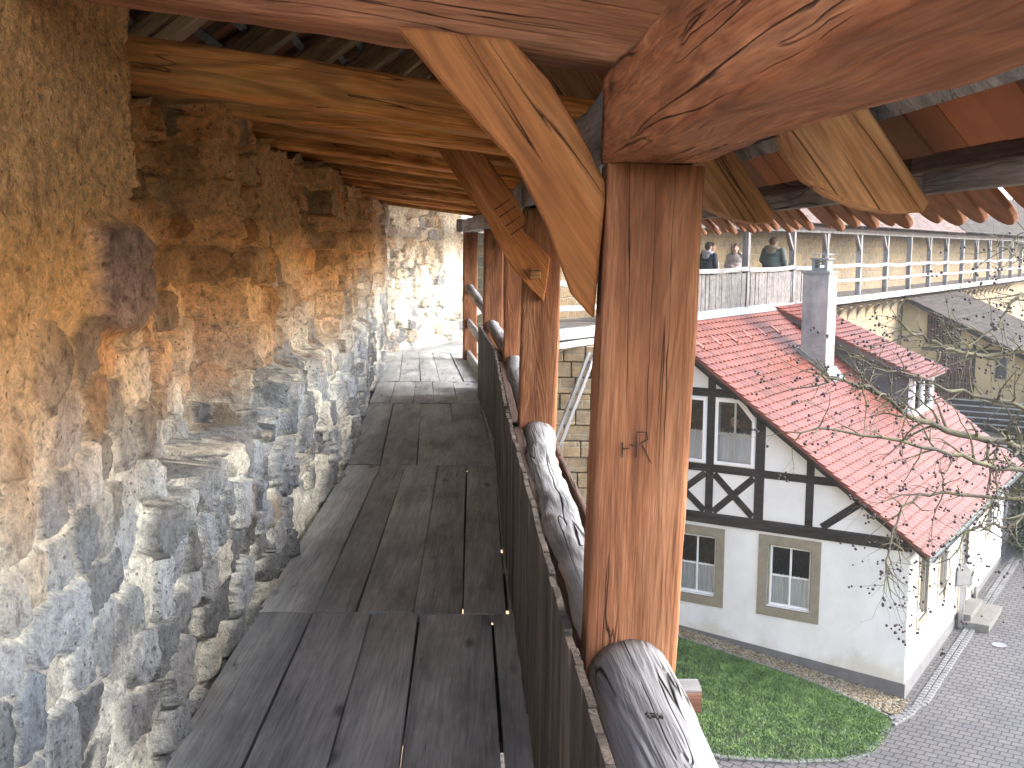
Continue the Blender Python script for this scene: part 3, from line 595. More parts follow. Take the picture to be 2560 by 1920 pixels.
o=near_wall(); LOC[o.name]=I4.copy(); o.parent=NW; o.matrix_parent_inverse=I4; o.matrix_basis=LOC[NW.name].inverted()
boxo('wall_core',M['ashlar'],NW,-2.2,-1.05,-6.5,1.52,-.35,1.6)
boxo('wall_core',M['ashlar'],NW,-3.2,-2.0,-6.5,22,-8,2.1)
boxo('wall_core',M['ashlar'],NW,-2.6,-1.30,-6.5,15,-8,-.36)
# ================================================================== GROUND
def ssm(a,b,x): t=min(1,max(0,(x-a)/(b-a))); return t*t*(3-2*t)
def gz(x,y): return -.1+.03*min(max(y,-10),13)+.115*min(max(-x,0),6.5)+2.3*ssm(13,18,y)
def grid(name,xs,ys,mat,dz,parent=None,kind='structure'):
    vs=[(x,y,gz(x,y)+dz) for y in ys for x in xs]; n=len(xs)
    fs=[(j*n+i,j*n+i+1,(j+1)*n+i+1,(j+1)*n+i) for j in range(len(ys)-1) for i in range(n-1)]
    o=meshobj(name,vs,fs,mat,parent,frame=1,smooth=True); return tag(o,kind=kind)
far=[-400,-120,-40,-20]
grid('ground',far+list(np.arange(-12,12.1,.5))+[20,60,400],far+list(np.arange(-12,24.1,.5))+[40,120,600],M['soil'],-.03)
grid('road',[-6.4,-4,-2]+list(np.arange(-1,13,.5)),list(np.arange(-12,18.1,.5)),M['pavers'],.0)
def strip(name,A,B,n,k,mat,dz,kind,edge_drop=0):
    A=[Vector(p) for p in A]; B=[Vector(p) for p in B]
    def samp(C_,t):
        L_=[0]; 
        for i in range(len(C_)-1): L_.append(L_[-1]+(C_[i+1]-C_[i]).length)
        d=t*L_[-1]
        for i in range(len(C_)-1):
            if d<=L_[i+1] or i==len(C_)-2: return C_[i].lerp(C_[i+1],(d-L_[i])/max(1e-6,L_[i+1]-L_[i]))
    vs=[]
    for i in range(n+1):
        a=samp(A,i/n); b=samp(B,i/n)
        for j in range(k+1):
            p=a.lerp(b,j/k); vs.append((p.x,p.y,gz(p.x,p.y)+dz+(.012*noise.noise(Vector((p.x*2,p.y*2,0)))if 0<j<k else 0)))
    fs=[(i*(k+1)+j,i*(k+1)+j+1,(i+1)*(k+1)+j+1,(i+1)*(k+1)+j) for i in range(n) for j in range(k)]
    o=meshobj(name,vs,fs,mat,frame=1,smooth=True); tag(o,kind=kind); return samp
LA=[(-6.1,-.56),(-4.5,-.56),(-3,-.60),(-1.9,-.66),(-1.2,-.76),(-.5,-.93),(-.02,-1.12)]
LB=[(-6.1,-5.6),(-3.5,-5.3),(-2.0,-4.9),(-.96,-4.2),(-.2,-3.45),(.10,-2.9),(.17,-2.3),(.16,-1.7),(.1,-1.3),(.0,-1.14)]
samp=strip('lawn',LA,LB,60,16,M['turf'],.03,'structure')
strip('gravel_bed',[(-6.1,-.02),(.02,-.02)],[(-6.1,-.50),(-4.5,-.50),(-3,-.53),(-1.9,-.58),(-1.2,-.66),(-.5,-.80),(.1,-.95)],40,4,M['soil'],.02,'structure')
A_=[Vector(p) for p in LA]; B_=[Vector(p) for p in LB]
# grass blades
vs=[];fs=[];tn=[]
for i in range(60000):
    a=samp(A_,random.random()); 
    t=random.random(); b=samp(B_,random.random()); p=a.lerp(b,t)
    if p.y>-.62-.0*p.x and p.x<-3: pass
    cl=noise.noise(Vector((p.x*3.1,p.y*3.1,2))); h=.025+.03*random.random()+.02*max(0,cl); an=random.random()*6.283; w=.007+.007*random.random(); lx=random.gauss(0,.035); ly=random.gauss(0,.035); z=gz(p.x,p.y)+.028
    k=len(vs); vs+=[(p.x-w*math.cos(an),p.y-w*math.sin(an),z),(p.x+w*math.cos(an),p.y+w*math.sin(an),z),(p.x+lx,p.y+ly,z+h)]; fs.append((k,k+1,k+2)); tn.append(min(1,max(0,.5+.55*cl+random.gauss(0,.17))))
tag(meshobj('grass',vs,fs,M['grass'],frame=1,tone=tn),'short green winter grass with darker tufts in the yard','grass',kind='stuff')
# gravel stones
ico=bmesh.new(); bmesh.ops.create_icosphere(ico,subdivisions=1,radius=1); iv=[v.co.copy() for v in ico.verts]; jf=[tuple(v.index for v in f.verts) for f in ico.faces]; ico.free()
vs=[];fs=[];tn=[]
for i in range(5200):
    x=random.uniform(-6.1,.12); lim=np.interp(x,[-6.1,-3,-1.9,-1.2,-.5,.12],[-.52,-.55,-.6,-.68,-.82,-.98]); y=random.uniform(lim,-.03); r=random.uniform(.014,.036); an=random.random()*6; k=len(vs); t=random.random()
    ca,sa=math.cos(an),math.sin(an)
    for v in iv: a,b,c=v.x*r*1.3,v.y*r*.9,v.z*r*.7; vs.append((x+a*ca-b*sa,y+a*sa+b*ca,gz(x,y)+.025+c))
    fs+=[tuple(q+k for q in f) for f in jf]; tn+=[t]*len(jf)
tag(meshobj('gravel',vs,fs,M['gravel'],frame=1,tone=tn),'brown gravel strip along the foot of the white gable','gravel',kind='stuff')
# kerb of small granite setts
km=MB()
def sett(x,y,an,l,w,h=.045):
    R_=Matrix.Translation((x,y,gz(x,y)))@Matrix.Rotation(an,4,'Z')@Matrix.Rotation(random.uniform(-.03,.03),4,'X')
    j=lambda s:s*(1+random.uniform(-.07,.07)); a=j(l/2);b=j(w/2); c=.012
    vs=[(-a,-b,-.08),(a,-b,-.08),(a,b,-.08),(-a,b,-.08),(-a,-b,h-c),(a,-b,h-c),(a,b,h-c),(-a,b,h-c),(-a+c,-b+c,h),(a-c,-b+c,h),(a-c,b-c,h),(-a+c,b-c,h)]
    km.add([R_@Vector(v) for v in vs],[(0,1,5,4),(1,2,6,5),(2,3,7,6),(3,0,4,7),(4,5,9,8),(5,6,10,9),(6,7,11,10),(7,4,8,11),(8,9,10,11)])
def along(C_,off,l,w,gap=.012):
    C_=[Vector(p) for p in C_]; d=0
    for i in range(len(C_)-1):
        a,b=C_[i],C_[i+1]; t=(b-a).normalized(); nn=Vector((-t.y,t.x)); s=d; Ln=(b-a).length
        while s<Ln: q=a+t*s+nn*off; sett(q.x,q.y,math.atan2(t.y,t.x)+random.uniform(-.05,.05),l,w); s+=l+gap
        d=s-Ln
along(LA,.05,.15,.09); along(LB,.07,.15,.12); 
along([(.12,-1.05),(.30,-.3),(.30,11.6)],.0,.14,.12); along([(.14,-1.3),(.30,-.7),(.33,-.3),(.44,0),(.44,11.6)],-.0,.14,.12)
along([(-.05,-1.2),(.2,-.85)],0,.14,.12)
tag(km.build('kerb',M['cobble'],frame=1),kind='structure')
mm=MB(); pts=[(.17*math.cos(a),.17*math.sin(a)) for a in np.linspace(0,2*math.pi,28,endpoint=False)]
mm.prism(pts,0,.012,'z'); 
t=mm.build('manhole_cover',M['steel'],frame=1,Mf=Matrix.Translation((1.15,4.2,gz(1.15,4.2)+.002))); tag(t,'small round metal cover set in the paved lane','manhole cover')
# ================================================================== HOUSE
H=thing('timber_framed_house','white house with black timbered gable, red tiled roof and grey plinth beside the lane','house',(0,0,0),1)
SL=.73
def rz_(x): return 3.1+SL*(.35-x)      # roof surface
def cells(m,xs,zs,ops,put):
    for i in range(len(xs)-1):
        for j in range(len(zs)-1):
            cx=(xs[i]+xs[i+1])/2; cz=(zs[j]+zs[j+1])/2
            if any(a<cx<b and c<cz<d for a,b,c,d in ops): continue
            put(xs[i],xs[i+1],zs[j],zs[j+1])
gops=[(-5.14,-4.17,1.33,2.72),(-2.99,-2.02,1.35,2.74)]
m=MB(); cells(m,sorted({-6.15,0}|{v for o in gops for v in o[:2]}),sorted({-.4,3.02}|{v for o in gops for v in o[2:]}),gops,lambda a,b,c,d:m.box(a,b,0,.3,c,d)); m.build('gable_wall',M['plaster'],H)
sops=[(.95,1.72,1.27,2.68),(2.88,3.62,1.32,2.70),(5.3,6.1,.22,2.78),(8.6,9.2,1.5,2.78)]
m=MB(); cells(m,sorted({.3,11.05}|{v for o in sops for v in o[:2]}),sorted({-.4,3.02}|{v for o in sops for v in o[2:]}),sops,lambda a,b,c,d:m.box(-.3,0,a,b,c,d)); m.build('side_wall',M['plaster'],H)
boxo('end_wall',M['plaster'],H,-6.15,0,11.05,11.3,-.4,3.02)
m=MB(); m.prism([(-6.15,3.0),(0,3.0),(0,3.05),(-6.15,rz_(-6.15)-.2)],11.06,11.3,'y'); m.build('end_gable',M['plaster'],H)
m=MB(); m.prism([(-6.15,-.5),(.025,-.5),(.025,.225),(-6.15,.63)],-.025,.2,'y'); m.build('plinth',M['plinth'],H)
m=MB(); m.prism([(.2001,-.5),(11.32,-.5),(11.32,.35),(.2001,.23)],-.2,.024,'x'); m.build('plinth',M['plinth'],H)
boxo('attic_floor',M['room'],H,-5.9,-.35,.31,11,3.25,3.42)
def ring(m,outer,inner,y0,y1):
    n=len(outer); vs=[(p[0],y0,p[1]) for p in outer]+[(p[0],y0,p[1]) for p in inner]+[(p[0],y1,p[1]) for p in outer]+[(p[0],y1,p[1]) for p in inner]
    fs=[]
    for i in range(n):
        j=(i+1)%n; fs+=[(i,j,n+j,n+i),(2*n+i,3*n+i,3*n+j,2*n+j),(i,2*n+i,2*n+j,j),(n+i,n+j,3*n+j,3*n+i)]
    m.add(vs,fs)
def rect(a,b,c,d): return [(a,c),(b,c),(b,d),(a,d)]
def window(Mf,w,h,surround=0,set_=.12,top=None,cross=.5,curt=True,label=None,sill=True,room=True):
    """origin at the lower left of the opening; x right, y into the wall"""
    out=top or rect(0,w,0,h); 
    def shrink(P,t): 
        cx=sum(p[0] for p in P)/len(P); cz=sum(p[1] for p in P)/len(P); return [(p[0]+(t if p[0]<cx else -t),p[1]+(t if p[1]<cz else -t)) for p in P]
    inn=shrink(out,.075); m=MB(); ring(m,out,inn,set_-.02 if not top else -.045,set_+.05)
    y0=(set_-.012) if not top else -.035
    lo=.075 if not sill else .075
    m.box(w/2-.022,w/2+.022,y0,y0+.04,.075,h-.075); m.box(.075,w-.075,y0+.003,y0+.037,h*cross-.02,h*cross+.02)
    if sill and not top: m.box(.02,w-.02,set_-.06,set_-.021,.0,.06); m.box(.0,w,.03,set_-.0605,-.0,.025)
    fr=m.build('window',M['white'],H,Mf,bevel=.006)
    if label: fr['label']=label
    if surround:
        m=MB(); s=surround; ring(m,rect(-s,w+s,-s,h+s),rect(-.0,w,-.0,h),-.022,.05); ring(m,rect(-.002,w+.002,-.002,h+.002),rect(.035,w-.035,.03,h-.03),.051,set_-.021); m.build('stone_surround',M['sand'],fr,Mf,bevel=.006)
    m=MB(); n=len(inn); m.add([(p[0],set_+.0+(0 if not top else -.1),p[1]) for p in inn],[tuple(range(n))]); m.build('pane',M['glass'],fr,Mf)
    if curt:
        m=MB(); vs=[]; k=40
        yb=set_+.035
        for i in range(k+1):
            x=.06+(w-.12)*i/k; yy=yb+.018*math.sin(i*1.15)+.008*math.sin(i*2.7); vs+=[(x,yy,.06),(x,yy,h*cross+.02+.012*math.cos(i*1.57))]
        m.add(vs,[(2*i,2*i+2,2*i+3,2*i+1) for i in range(k)]); m.build('curtain',M['curtain'],fr,Mf)
    return fr
T=Matrix.Translation
window(T((-5.14,0,1.33)),.97,1.39,surround=.2,label='ground floor window beside the foreground post')
window(T((-2.99,0,1.35)),.97,1.39,surround=.2,label='ground floor window nearest the corner')
# upper storey infill
line=lambda x: rz_(x)-.14
W0=(-5.40,-4.48,4.36,5.82); WA=(-4.27,-3.35,4.36,5.82)
m=MB(); P=m.prism
def pz(a,b,zb0,zb1=None,zt0=None,zt1=None):
    zb1=zb0 if zb1 is None else zb1; m.prism([(a,zb0),(b,zb1),(b,line(b) if zt1 is None else zt1),(a,line(a) if zt0 is None else zt0)],.0,.22,'y')
pz(-6.15,W0[0],3.25); pz(W0[0],W0[1],3.25,zt0=4.36,zt1=4.36); pz(W0[0],W0[1],5.82); pz(W0[1],WA[0],3.25); pz(WA[0],WA[1],3.25,zt0=4.36,zt1=4.36)
pz(WA[0],-3.68,5.82); m.prism([(-3.68,5.82),(-3.35,5.45),(-3.35,line(-3.35)),(-3.68,line(-3.68))],.0,.22,'y'); pz(-3.35,-.2,3.25)
m.build('infill_panels',M['plaster'],H)
window(T((W0[0],0,4.36)),.92,1.46,top=rect(0,.92,0,1.46),set_=.06,cross=.47,label='attic window half hidden by the foreground post')
window(T((WA[0],0,4.36)),.92,1.46,top=[(0,0),(.92,0),(.92,1.09),(.59,1.46),(0,1.46)],set_=.06,cross=.47,label='attic window with a clipped corner and a face behind the pane')
def timber(pts,front,mat='tarred'):
    m=MB(); m.prism(pts,-front,.03,'y'); return m.build('timber',M[mat],H,bevel=.006)
def bar(x0,z0,x1,z1,w,front):
    d=Vector((x1-x0,z1-z0)).normalized(); n=Vector((-d.y,d.x))*w/2; timber([(x0-n.x,z0-n.y),(x1-n.x,z1-n.y),(x1+n.x,z1+n.y),(x0+n.x,z0+n.y)],front)
timber([(-6.15,3.0),(.02,3.0),(.02,3.24),(-6.15,3.24)],.035)
timber(rect(-6.1,-1.75,4.165,4.335),.022); timber([(-1.752,4.165),(-1.40,4.165),(-1.62,4.335),(-1.752,4.335)],.023)
timber(rect(-6.1,-3.9,5.84,6.02),.022)
timber(rect(-4.465,-4.285,3.235,6.35),.018); timber([(-3.335,3.235),(-3.12,3.235),(-3.12,5.42),(-3.335,5.6)],.018); timber([(-2.20,3.235),(-2.03,3.235),(-2.03,4.7),(-2.20,4.8)],.018); timber(rect(-5.72,-5.53,3.235,6.9),.018)
bar(-4.27,3.28,-3.36,4.13,.15,.013); bar(-3.36,3.28,-4.27,4.13,.15,.015)
bar(-5.5,3.28,-4.48,4.13,.15,.013); bar(-4.48,3.28,-5.5,4.13,.15,.015)
bar(-1.83,3.26,-.92,3.98,.16,.014)
timber([(-6.15,rz_(-6.15)-.38),(-.22,3.23),(.10,3.23),(.12,rz_(.12)-.13),(-6.15,rz_(-6.15)-.13)],.028)
# roof
def tiled(name,mat,parent,P0,down,side,length,width,row=.33,col=.22,th=.03,rib=.028,ns=7,frame=0,jit=.004,under=True,stagger=0,flat=False):
    P0=Vector(P0); d=Vector(down).normalized(); s=Vector(side).normalized(); n=s.cross(d); n=n if n.z>0 else -n
    R_=int(round(length/row)); row=length/R_; K=int(round(width/col)); col=width/K; vs=[]; fs=[]; tn=[]; cols=K*ns+1
    tr=np.random.default_rng(5).random((R_+1,K+2)); 
    for r in range(R_):
        for e in (0,1):
            for c in range(cols):
                y=c/ns; k=min(K-1,int(y)); fr=y-k
                if flat: h=0.006*math.cos(2*math.pi*fr)*0-(.008 if (c%ns==0) else 0)
                else: h=rib*(max(0,math.cos(2*math.pi*fr))**1.3)-.006*math.cos(4*math.pi*fr)
                dj=jit*(tr[r,k]-.5)*2
                dip=(0 if not e else (th+dj)); u=(r+e)*row+(0 if not e else .035*math.sin(math.pi*fr)**.7-.0+(.03*math.sin(math.pi*fr) if flat else 0))
                yy=c/ns*col+(stagger*col*.5 if r%2 else 0)
                vs.append(P0+d*u+s*min(max(yy,0),width)+n*(h+dip))
        b=r*2*cols
        for c in range(cols-1):
            k=min(K-1,c//ns); fs.append((b+c,b+c+1,b+cols+c+1,b+cols+c)); tn.append(.5+.5*(tr[r,k]-.5)*1.5)
            if r<R_-1: fs.append((b+cols+c,b+cols+c+1,b+2*cols+c+1,b+2*cols+c)); tn.append(.1)  # step faces toned dark: row shadow lines put into the tile colour
    k0=len(vs); o=-.05
    q=[P0+n*o,P0+s*width+n*o,P0+s*width+d*length+n*o,P0+d*length+n*o]; vs+=q; fs.append((k0,k0+1,k0+2,k0+3)); tn.append(.3)
    a=[0,cols-1]; last=(R_*2-1)*cols
    fs.append((k0+3,k0+2,last+cols-1,last)); tn.append(.5)
    fs.append(tuple([k0]+[i*cols for i in range(R_*2)]+[k0+3])); tn.append(.4); fs.append(tuple([k0+1]+[i*cols+cols-1 for i in range(R_*2)]+[k0+2])); tn.append(.4)
    return meshobj(name,vs,fs,mat,parent,frame=frame,tone=tn)
nL=math.hypot(1,SL)
roof=tiled('roof',M['redtile'],H,(-5.72,-.36,rz_(-5.72)),(1,0,-SL),(0,1,0),(5.72+.42)*nL,11.85,row=.205,col=.235,th=.034,rib=.010)
m=MB(); m.prism([(-6.1,rz_(-6.1)-.14),(.40,rz_(.40)-.13),(.40,rz_(.40)-.045),(-5.7,rz_(-5.7)-.06),(-6.1,rz_(-6.1)-.06)],-.34,-.30,'y'); m.build('barge_board',M['tarred'],H)
m=MB(); m.prism([(-5.9,rz_(-5.9)-.12),(.38,rz_(.38)-.12),(.38,rz_(.38)-.06),(-5.9,rz_(-5.9)-.06)],-.299,11.4,'y'); m.build('roof_boarding',M['tarred'],H)
m=MB(); gx,gz0=.49,rz_(.42)-.06
pr=[(gx+.075*math.cos(a),gz0+.075*math.sin(a)) for a in np.linspace(math.pi,2*math.pi,9)]+[(gx+.065*math.cos(a),gz0+.065*math.sin(a)) for a in np.linspace(2*math.pi,math.pi,9)]
m.prism(pr,-.3,11.45,'y'); m.build('gutter',simple('gutter_dark',(.07,.075,.07),.5,.4),H)
m=MB(); m.tube([(.49,11.35,gz0-.05),(.2,11.35,gz0-.35),(.06,11.3,gz0-.5),(.06,11.3,.35)],[.04]*4); m.build('downpipe',M['zinc'],H,smooth=True)
# zinc flashing where the roof meets the gallery
m=MB(); m.prism([(-5.78,rz_(-5.78)+.03),(-5.45,rz_(-5.45)+.05),(-5.45,rz_(-5.45)+.065),(-5.80,rz_(-5.78)+.10)],-.36,8.4,'y'); m.build('roof_flashing',M['zinc'],H)
for i in range(6):
    y=.32+i*1.03; x=-4.82-.01*i; m=MB(); m.prism([(x-.16,rz_(x-.16)+.03),(x+.12,rz_(x+.12)+.045),(x+.13,rz_(x+.12)+.13),(x+.08,rz_(x+.1)+.06),(x-.16,rz_(x-.16)+.05)],y,y+.10,'y'); g=m.build('snow_guard',simple('guard',(.30,.07,.045),.5) if i==0 else g.data.materials[0],H)
# chimney
ch=thing('chimney_tmp','','',(0,0,0),1); bpy.data.objects.remove(ch)
m=MB(); m.box(-4.14,-3.48,5.25,5.98,5.6,8.44); c_=m.build('chimney',M['render_grey'],H,bevel=.01)
m=MB(); m.box(-4.16,-3.46,5.23,6.0,8.4401,8.52); m.build('chimney_cap',M['concrete'],c_,bevel=.01)
m=MB(); m.box(-3.98,-3.58,5.40,5.86,8.5201,8.60); m.box(-3.98,-3.90,5.40,5.86,8.6001,8.80); m.box(-3.66,-3.58,5.40,5.86,8.6001,8.80); m.box(-3.899,-3.661,5.41,5.85,8.66,8.69); m.box(-3.899,-3.661,5.41,5.85,8.74,8.77); m.box(-4.02,-3.54,5.36,5.90,8.8001,8.84); m.build('chimney_vent',M['concrete'],c_,bevel=.008)
m=MB(); 
for px_ in (-3.92,-3.64):
    for py_ in (5.44,5.82): m.tube([(px_,py_,8.84),(px_,py_,8.93)],[.012]*2,6)
m.box(-4.0,-3.56,5.38,5.88,8.93,8.95); m.build('chimney_lid',M['zinc'],c_)
m=MB(); m.prism([(-4.2,rz_(-4.2)+.03),(-3.42,rz_(-3.42)+.03),(-3.42,rz_(-3.42)+.16),(-4.2,rz_(-4.2)+.16)],5.21,5.249,'y'); m.prism([(-3.48,rz_(-3.48)+.02),(-3.2,rz_(-3.2)+.05),(-3.2,rz_(-3.2)+.07),(-3.46,rz_(-3.46)+.18)],5.15,6.1,'y'); m.build('chimney_flashing',M['zinc'],c_)
# dormer
DS=.424; dz=lambda x: 7.45-DS*(x+5.5)
m=MB(); m.prism([(-1.80,rz_(-1.80)-.1),(-1.80,dz(-1.80)-.14),(-5.5,dz(-5.5)-.14),(-5.5,rz_(-5.5)-.05)],7.5,7.6,'y'); D=m.build('dormer',M['slate'],H)
m=MB(); m.prism([(-1.80,rz_(-1.80)-.1),(-1.80,dz(-1.80)-.14),(-5.5,dz(-5.5)-.14),(-5.5,rz_(-5.5)-.05)],9.7,9.8,'y'); m.build('dormer_cheek',M['slate'],D)
tiled('dormer_roof',M['redtile'],D,(-5.6,7.22,dz(-5.6)),(1,0,-DS),(0,1,0),(5.6-1.5)*math.hypot(1,DS),2.95,row=.205,col=.24,th=.034,rib=.010)
m=MB(); m.prism([(-5.5,dz(-5.5)-.17),(-1.52,dz(-1.52)-.17),(-1.52,dz(-1.52)-.055),(-5.5,dz(-5.5)-.055)],7.24,7.28,'y'); m.prism([(-5.5,dz(-5.5)-.10),(-1.52,dz(-1.52)-.10),(-1.52,dz(-1.52)-.06),(-5.5,dz(-5.5)-.06)],7.281,10.1,'y'); m.build('dormer_fascia',M['slate'],D)
zt=dz(-1.8)-.12; zb=rz_(-1.8)-.05
m=MB(); m.box(-1.92,-1.78,7.47,7.62,zb,zt); m.box(-1.92,-1.78,9.68,9.83,zb,zt); m.box(-1.92,-1.781,7.62,9.68,zb,zb+.18); m.box(-1.92,-1.781,7.62,9.68,zt-.12,zt); m.box(-1.9,-1.785,8.6,8.72,zb+.18,zt-.12); m.build('dormer_window_frame',M['white'],D)
m=MB(); m.box(-1.86,-1.85,7.62,9.68,zb+.1,zt-.1); m.build('dormer_pane',M['glass'],D)
# side openings
Rq=Matrix.Rotation(rad(90),4,'Z')
window(T((0,.95,1.27))@Rq,.77,1.41,surround=.15,set_=.16,label='side window nearest the gable corner')
window(T((0,2.88,1.32))@Rq,.74,1.38,surround=.15,set_=.16,label='side window left of the door')
window(T((0,8.6,1.5))@Rq,.6,1.28,surround=.14,set_=.16,label='side window beyond the lantern')
m=MB(); ring(m,rect(5.15,6.25,.23,2.93),rect(5.3,6.1,.23,2.78),-.022,.05)
m.v=[(-v[1],v[0],v[2]) for v in m.v]; ds=m.build('door_surround',M['sand'],H)
m=MB(); m.box(-.24,-.18,5.3,6.1,.22,2.78); dr=m.build('door',M['darkwood'],H,bevel=.005); m=MB(); m.tube([(-.179,5.42,1.25),(-.12,5.42,1.25),(-.12,5.54,1.25)],[.012]*3,8); m.build('door_handle',M['steel'],dr)
sg=gz(.4,5.7)
m=MB(); m.box(.03,.36,5.0,6.5,sg-.2,sg+.31); m.box(.03,.80,4.9,6.7,sg-.2,sg+.16); t=m.build('door_step',M['step'],frame=1,bevel=.012); tag(t,'two stone steps in front of the house side door','step')
# mailbox on a post
mbx=thing('mailbox','rounded grey metal letterbox on the white wall beside the side door','mailbox',(.17,4.95,gz(.17,4.95)),1)
m=MB(); m.prism([(.03,1.10),(.33,1.10),(.36,1.5)]+[(.195+.165*math.cos(a),1.5+.13*math.sin(a)) for a in np.linspace(.0,math.pi,9)][1:]+[(.03,1.5)],4.78,5.14,'y'); m.build('box',M['steel'],mbx,bevel=.008)
m=MB(); m.box(.10,.20,4.88,5.04,0.05,1.099); m.build('stand',M['steel'],mbx); m=MB(); m.box(.345,.372,4.82,5.10,1.40,1.45); m.build('flap',M['iron'],mbx)
ln=thing('wall_lantern','black iron lantern on a bracket under the eaves','lantern',(.3,7.6,2.3),1)
m=MB(); m.tube([(.0,7.6,2.25),(.12,7.6,2.12),(.28,7.6,2.16),(.34,7.6,2.25)],[.014]*4,6); m.build('bracket',M['iron'],ln); 
m=MB()
for (a,b) in ((-.1,-.1),(.1,-.1),(.1,.1),(-.1,.1)): m.tube([(.34+a*.7,7.6+b*.7,2.27),(.34+a,7.6+b,2.56)],[.01]*2,6)
m.add([(.34-.14,7.46,2.56),(.34+.14,7.46,2.56),(.34+.14,7.74,2.56),(.34-.14,7.74,2.56),(.34,7.6,2.72)],[(0,3,2,1),(0,1,4),(1,2,4),(2,3,4),(3,0,4)]); m.box(.27,.41,7.53,7.67,2.25,2.27); m.build('lantern_frame',M['iron'],ln)
m=MB(); m.add([(.34-.06,7.54,2.275),(.34+.06,7.54,2.275),(.34+.06,7.66,2.275),(.34-.06,7.66,2.275),(.34-.09,7.51,2.55),(.34+.09,7.51,2.55),(.34+.09,7.69,2.55),(.34-.09,7.69,2.55)],[(0,1,5,4),(1,2,6,5),(2,3,7,6),(3,0,4,7)]); m.build('lantern_glass',M['glass'],ln)
m=MB(); m.box(.05,.12,6.95,7.2,gz(.1,7)-.02,gz(.1,7)+.42); t=m.build('boot_scraper',M['step'],frame=1,bevel=.01); tag(t,'small upright stone against the plinth past the door','stone')
# ================================================================== FAR GALLERY (street frame, X0 front edge)
X0,Y0=-5.68,2.05; Zf=7.5
FG=thing('far_wall_walk','silver grey open timber gallery along the top of the far town wall','gallery',(X0,Y0,Zf),1)
ps=[-6.9,-3.5,-.15,3.26,6.95,10.1,13.9,17.4,20.9,24.3,27.6,31,34.4,37.8,41.2,44.6,48,51.4,54.8,58.2,61.6,65]
for i,s in enumerate(ps):
    y=Y0+s; ztop=Zf+2.35; ln_=(.0 if i%3 else .05)
    beam('post',(X0-.02,y,Zf-.12),(X0-.02-ln_*.3,y+ln_,ztop),.16,.17,M['silverdark' if i<6 else 'silver'],FG,seg=.6,up=(1,0,0),rough=.004)
    if i in (4,5,6,7,9,10,12,13,15): 
        for sg_ in (-1,1):
            if i==5 or sg_==-1: beam('brace',(X0-.02,y+sg_*.05,Zf+1.55),(X0-.02,y+sg_*(.75 if i!=5 else .34),Zf+2.28),.10,.12,M['silverdark'],FG,seg=.4,up=(1,0,0))
    if i<len(ps)-1:
        y1=Y0+ps[i+1]; zz=Zf+(.0 if s>-3 else -.12); bw=random.uniform(-.03,.02)
        beam('top_rail',(X0+.05,y-.05,zz+1.02),(X0+.05,y1-.05,zz+1.04),.07,.115,M['silver'],FG,seg=.3,bow=-.03+bw)
        if not(-3.6<s<10): beam('middle_rail',(X0+.05,y,zz+.53),(X0+.05,y1,zz+.54),.06,.11,M['silver'],FG,seg=.3,bow=bw)
        else:
            m=MB(); yy=y
            lastf=min(y1,Y0+10.3)
            while yy<lastf:
                w=random.uniform(.10,.17); o_=random.uniform(-.012,.012); m.box(X0+.0+o_,X0+.022+o_,yy,min(yy+w-.008,y1),zz+.0,zz+.93+random.uniform(-.02,.02)); yy+=w
            m.build('parapet_boarding',M['silverdark'],FG,bevel=0)
        beam('sill_beam',(X0+.03,y,Zf-.09),(X0+.03,y1,Zf-.09),.14,.22,M['silver'],FG,seg=.5)
        beam('sill_beam',(X0+.0,y,Zf-.30),(X0+.0,y1,Zf-.30),.10,.13,M['silver'],FG,seg=.5) if s<-.2 else None
boxo('walk_floor',M['silverdark'],FG,-7.4,X0-.04,Y0-8.5,Y0+68,Zf-.05,Zf)
tiled('gallery_roof',M['oldtile'],FG,(-8.3,Y0-6.5,Zf+4.91),(1,0,-.86),(0,1,0),3.94,36,row=.16,col=.19,th=.016,ns=3,stagger=1,flat=True,jit=.01)
tiled('gallery_roof',M['greytile'],FG,(-8.3,Y0+29.52,Zf+4.96),(1,0,-.86),(0,1,0),3.96,40,row=.2,col=.24,th=.02,ns=3,stagger=1,flat=True,jit=.01)
m=MB(); m.prism([(-8.3,Zf+4.5),(-5.55,Zf+2.20),(-5.55,Zf+2.14),(-8.3,Zf+3.9)],Y0-6.4,Y0+69,'y'); m.build('roof_boarding',M['darkwood'],FG)
m=MB(); m.prism([(-5.75,Zf+2.30),(-5.6,Zf+2.18),(-5.6,Zf+2.05),(-5.75,Zf+2.05)],Y0-6.4,Y0+69,'y'); m.build('wall_plate',M['silverdark'],FG)
for dx in (0,.12):
    beam('strut',(-5.62+.0,Y0-6.6+dx*.0,Zf-.42),(-6.05,Y0-7.3,Zf-2.1),.05,.05,M['silver'],FG,seg=.5) if False else None
TW=thing('town_wall','tall tan ashlar town wall with stone corbels under the far gallery','wall',(-6.6,Y0,0),1)
m=MB(); m.box(-8.2,-6.15,Y0-9.5,Y0+75,-1,Zf-.36); m.build('masonry',M['ashlar'],TW)
m=MB(); m.box(-8.2,-7.2,Y0-5.8,Y0+75,Zf-.355,Zf+3.4); m.build('parapet_masonry',M['ashlar'],TW)
for i in range(48):
    s=-7.5+i*1.15+ (0 if i<16 else 0); y=Y0+s; 
    arc=[(-6.15+.44*(1-math.cos(a)),Zf-.36-.55*(1-math.sin(a))) for a in np.linspace(0,math.pi/2,6)]
    m=MB(); m.prism([(-6.15,Zf-1.05)]+[( -6.15+.40*(1-math.cos(a)), Zf-1.0+.6*math.sin(a)) for a in np.linspace(.1,math.pi/2,6)]+[(-5.72,Zf-.36),(-6.15,Zf-.36)],y,y+.34,'y'); m.build('corbel',M['ashlar'],TW,bevel=.02)
    
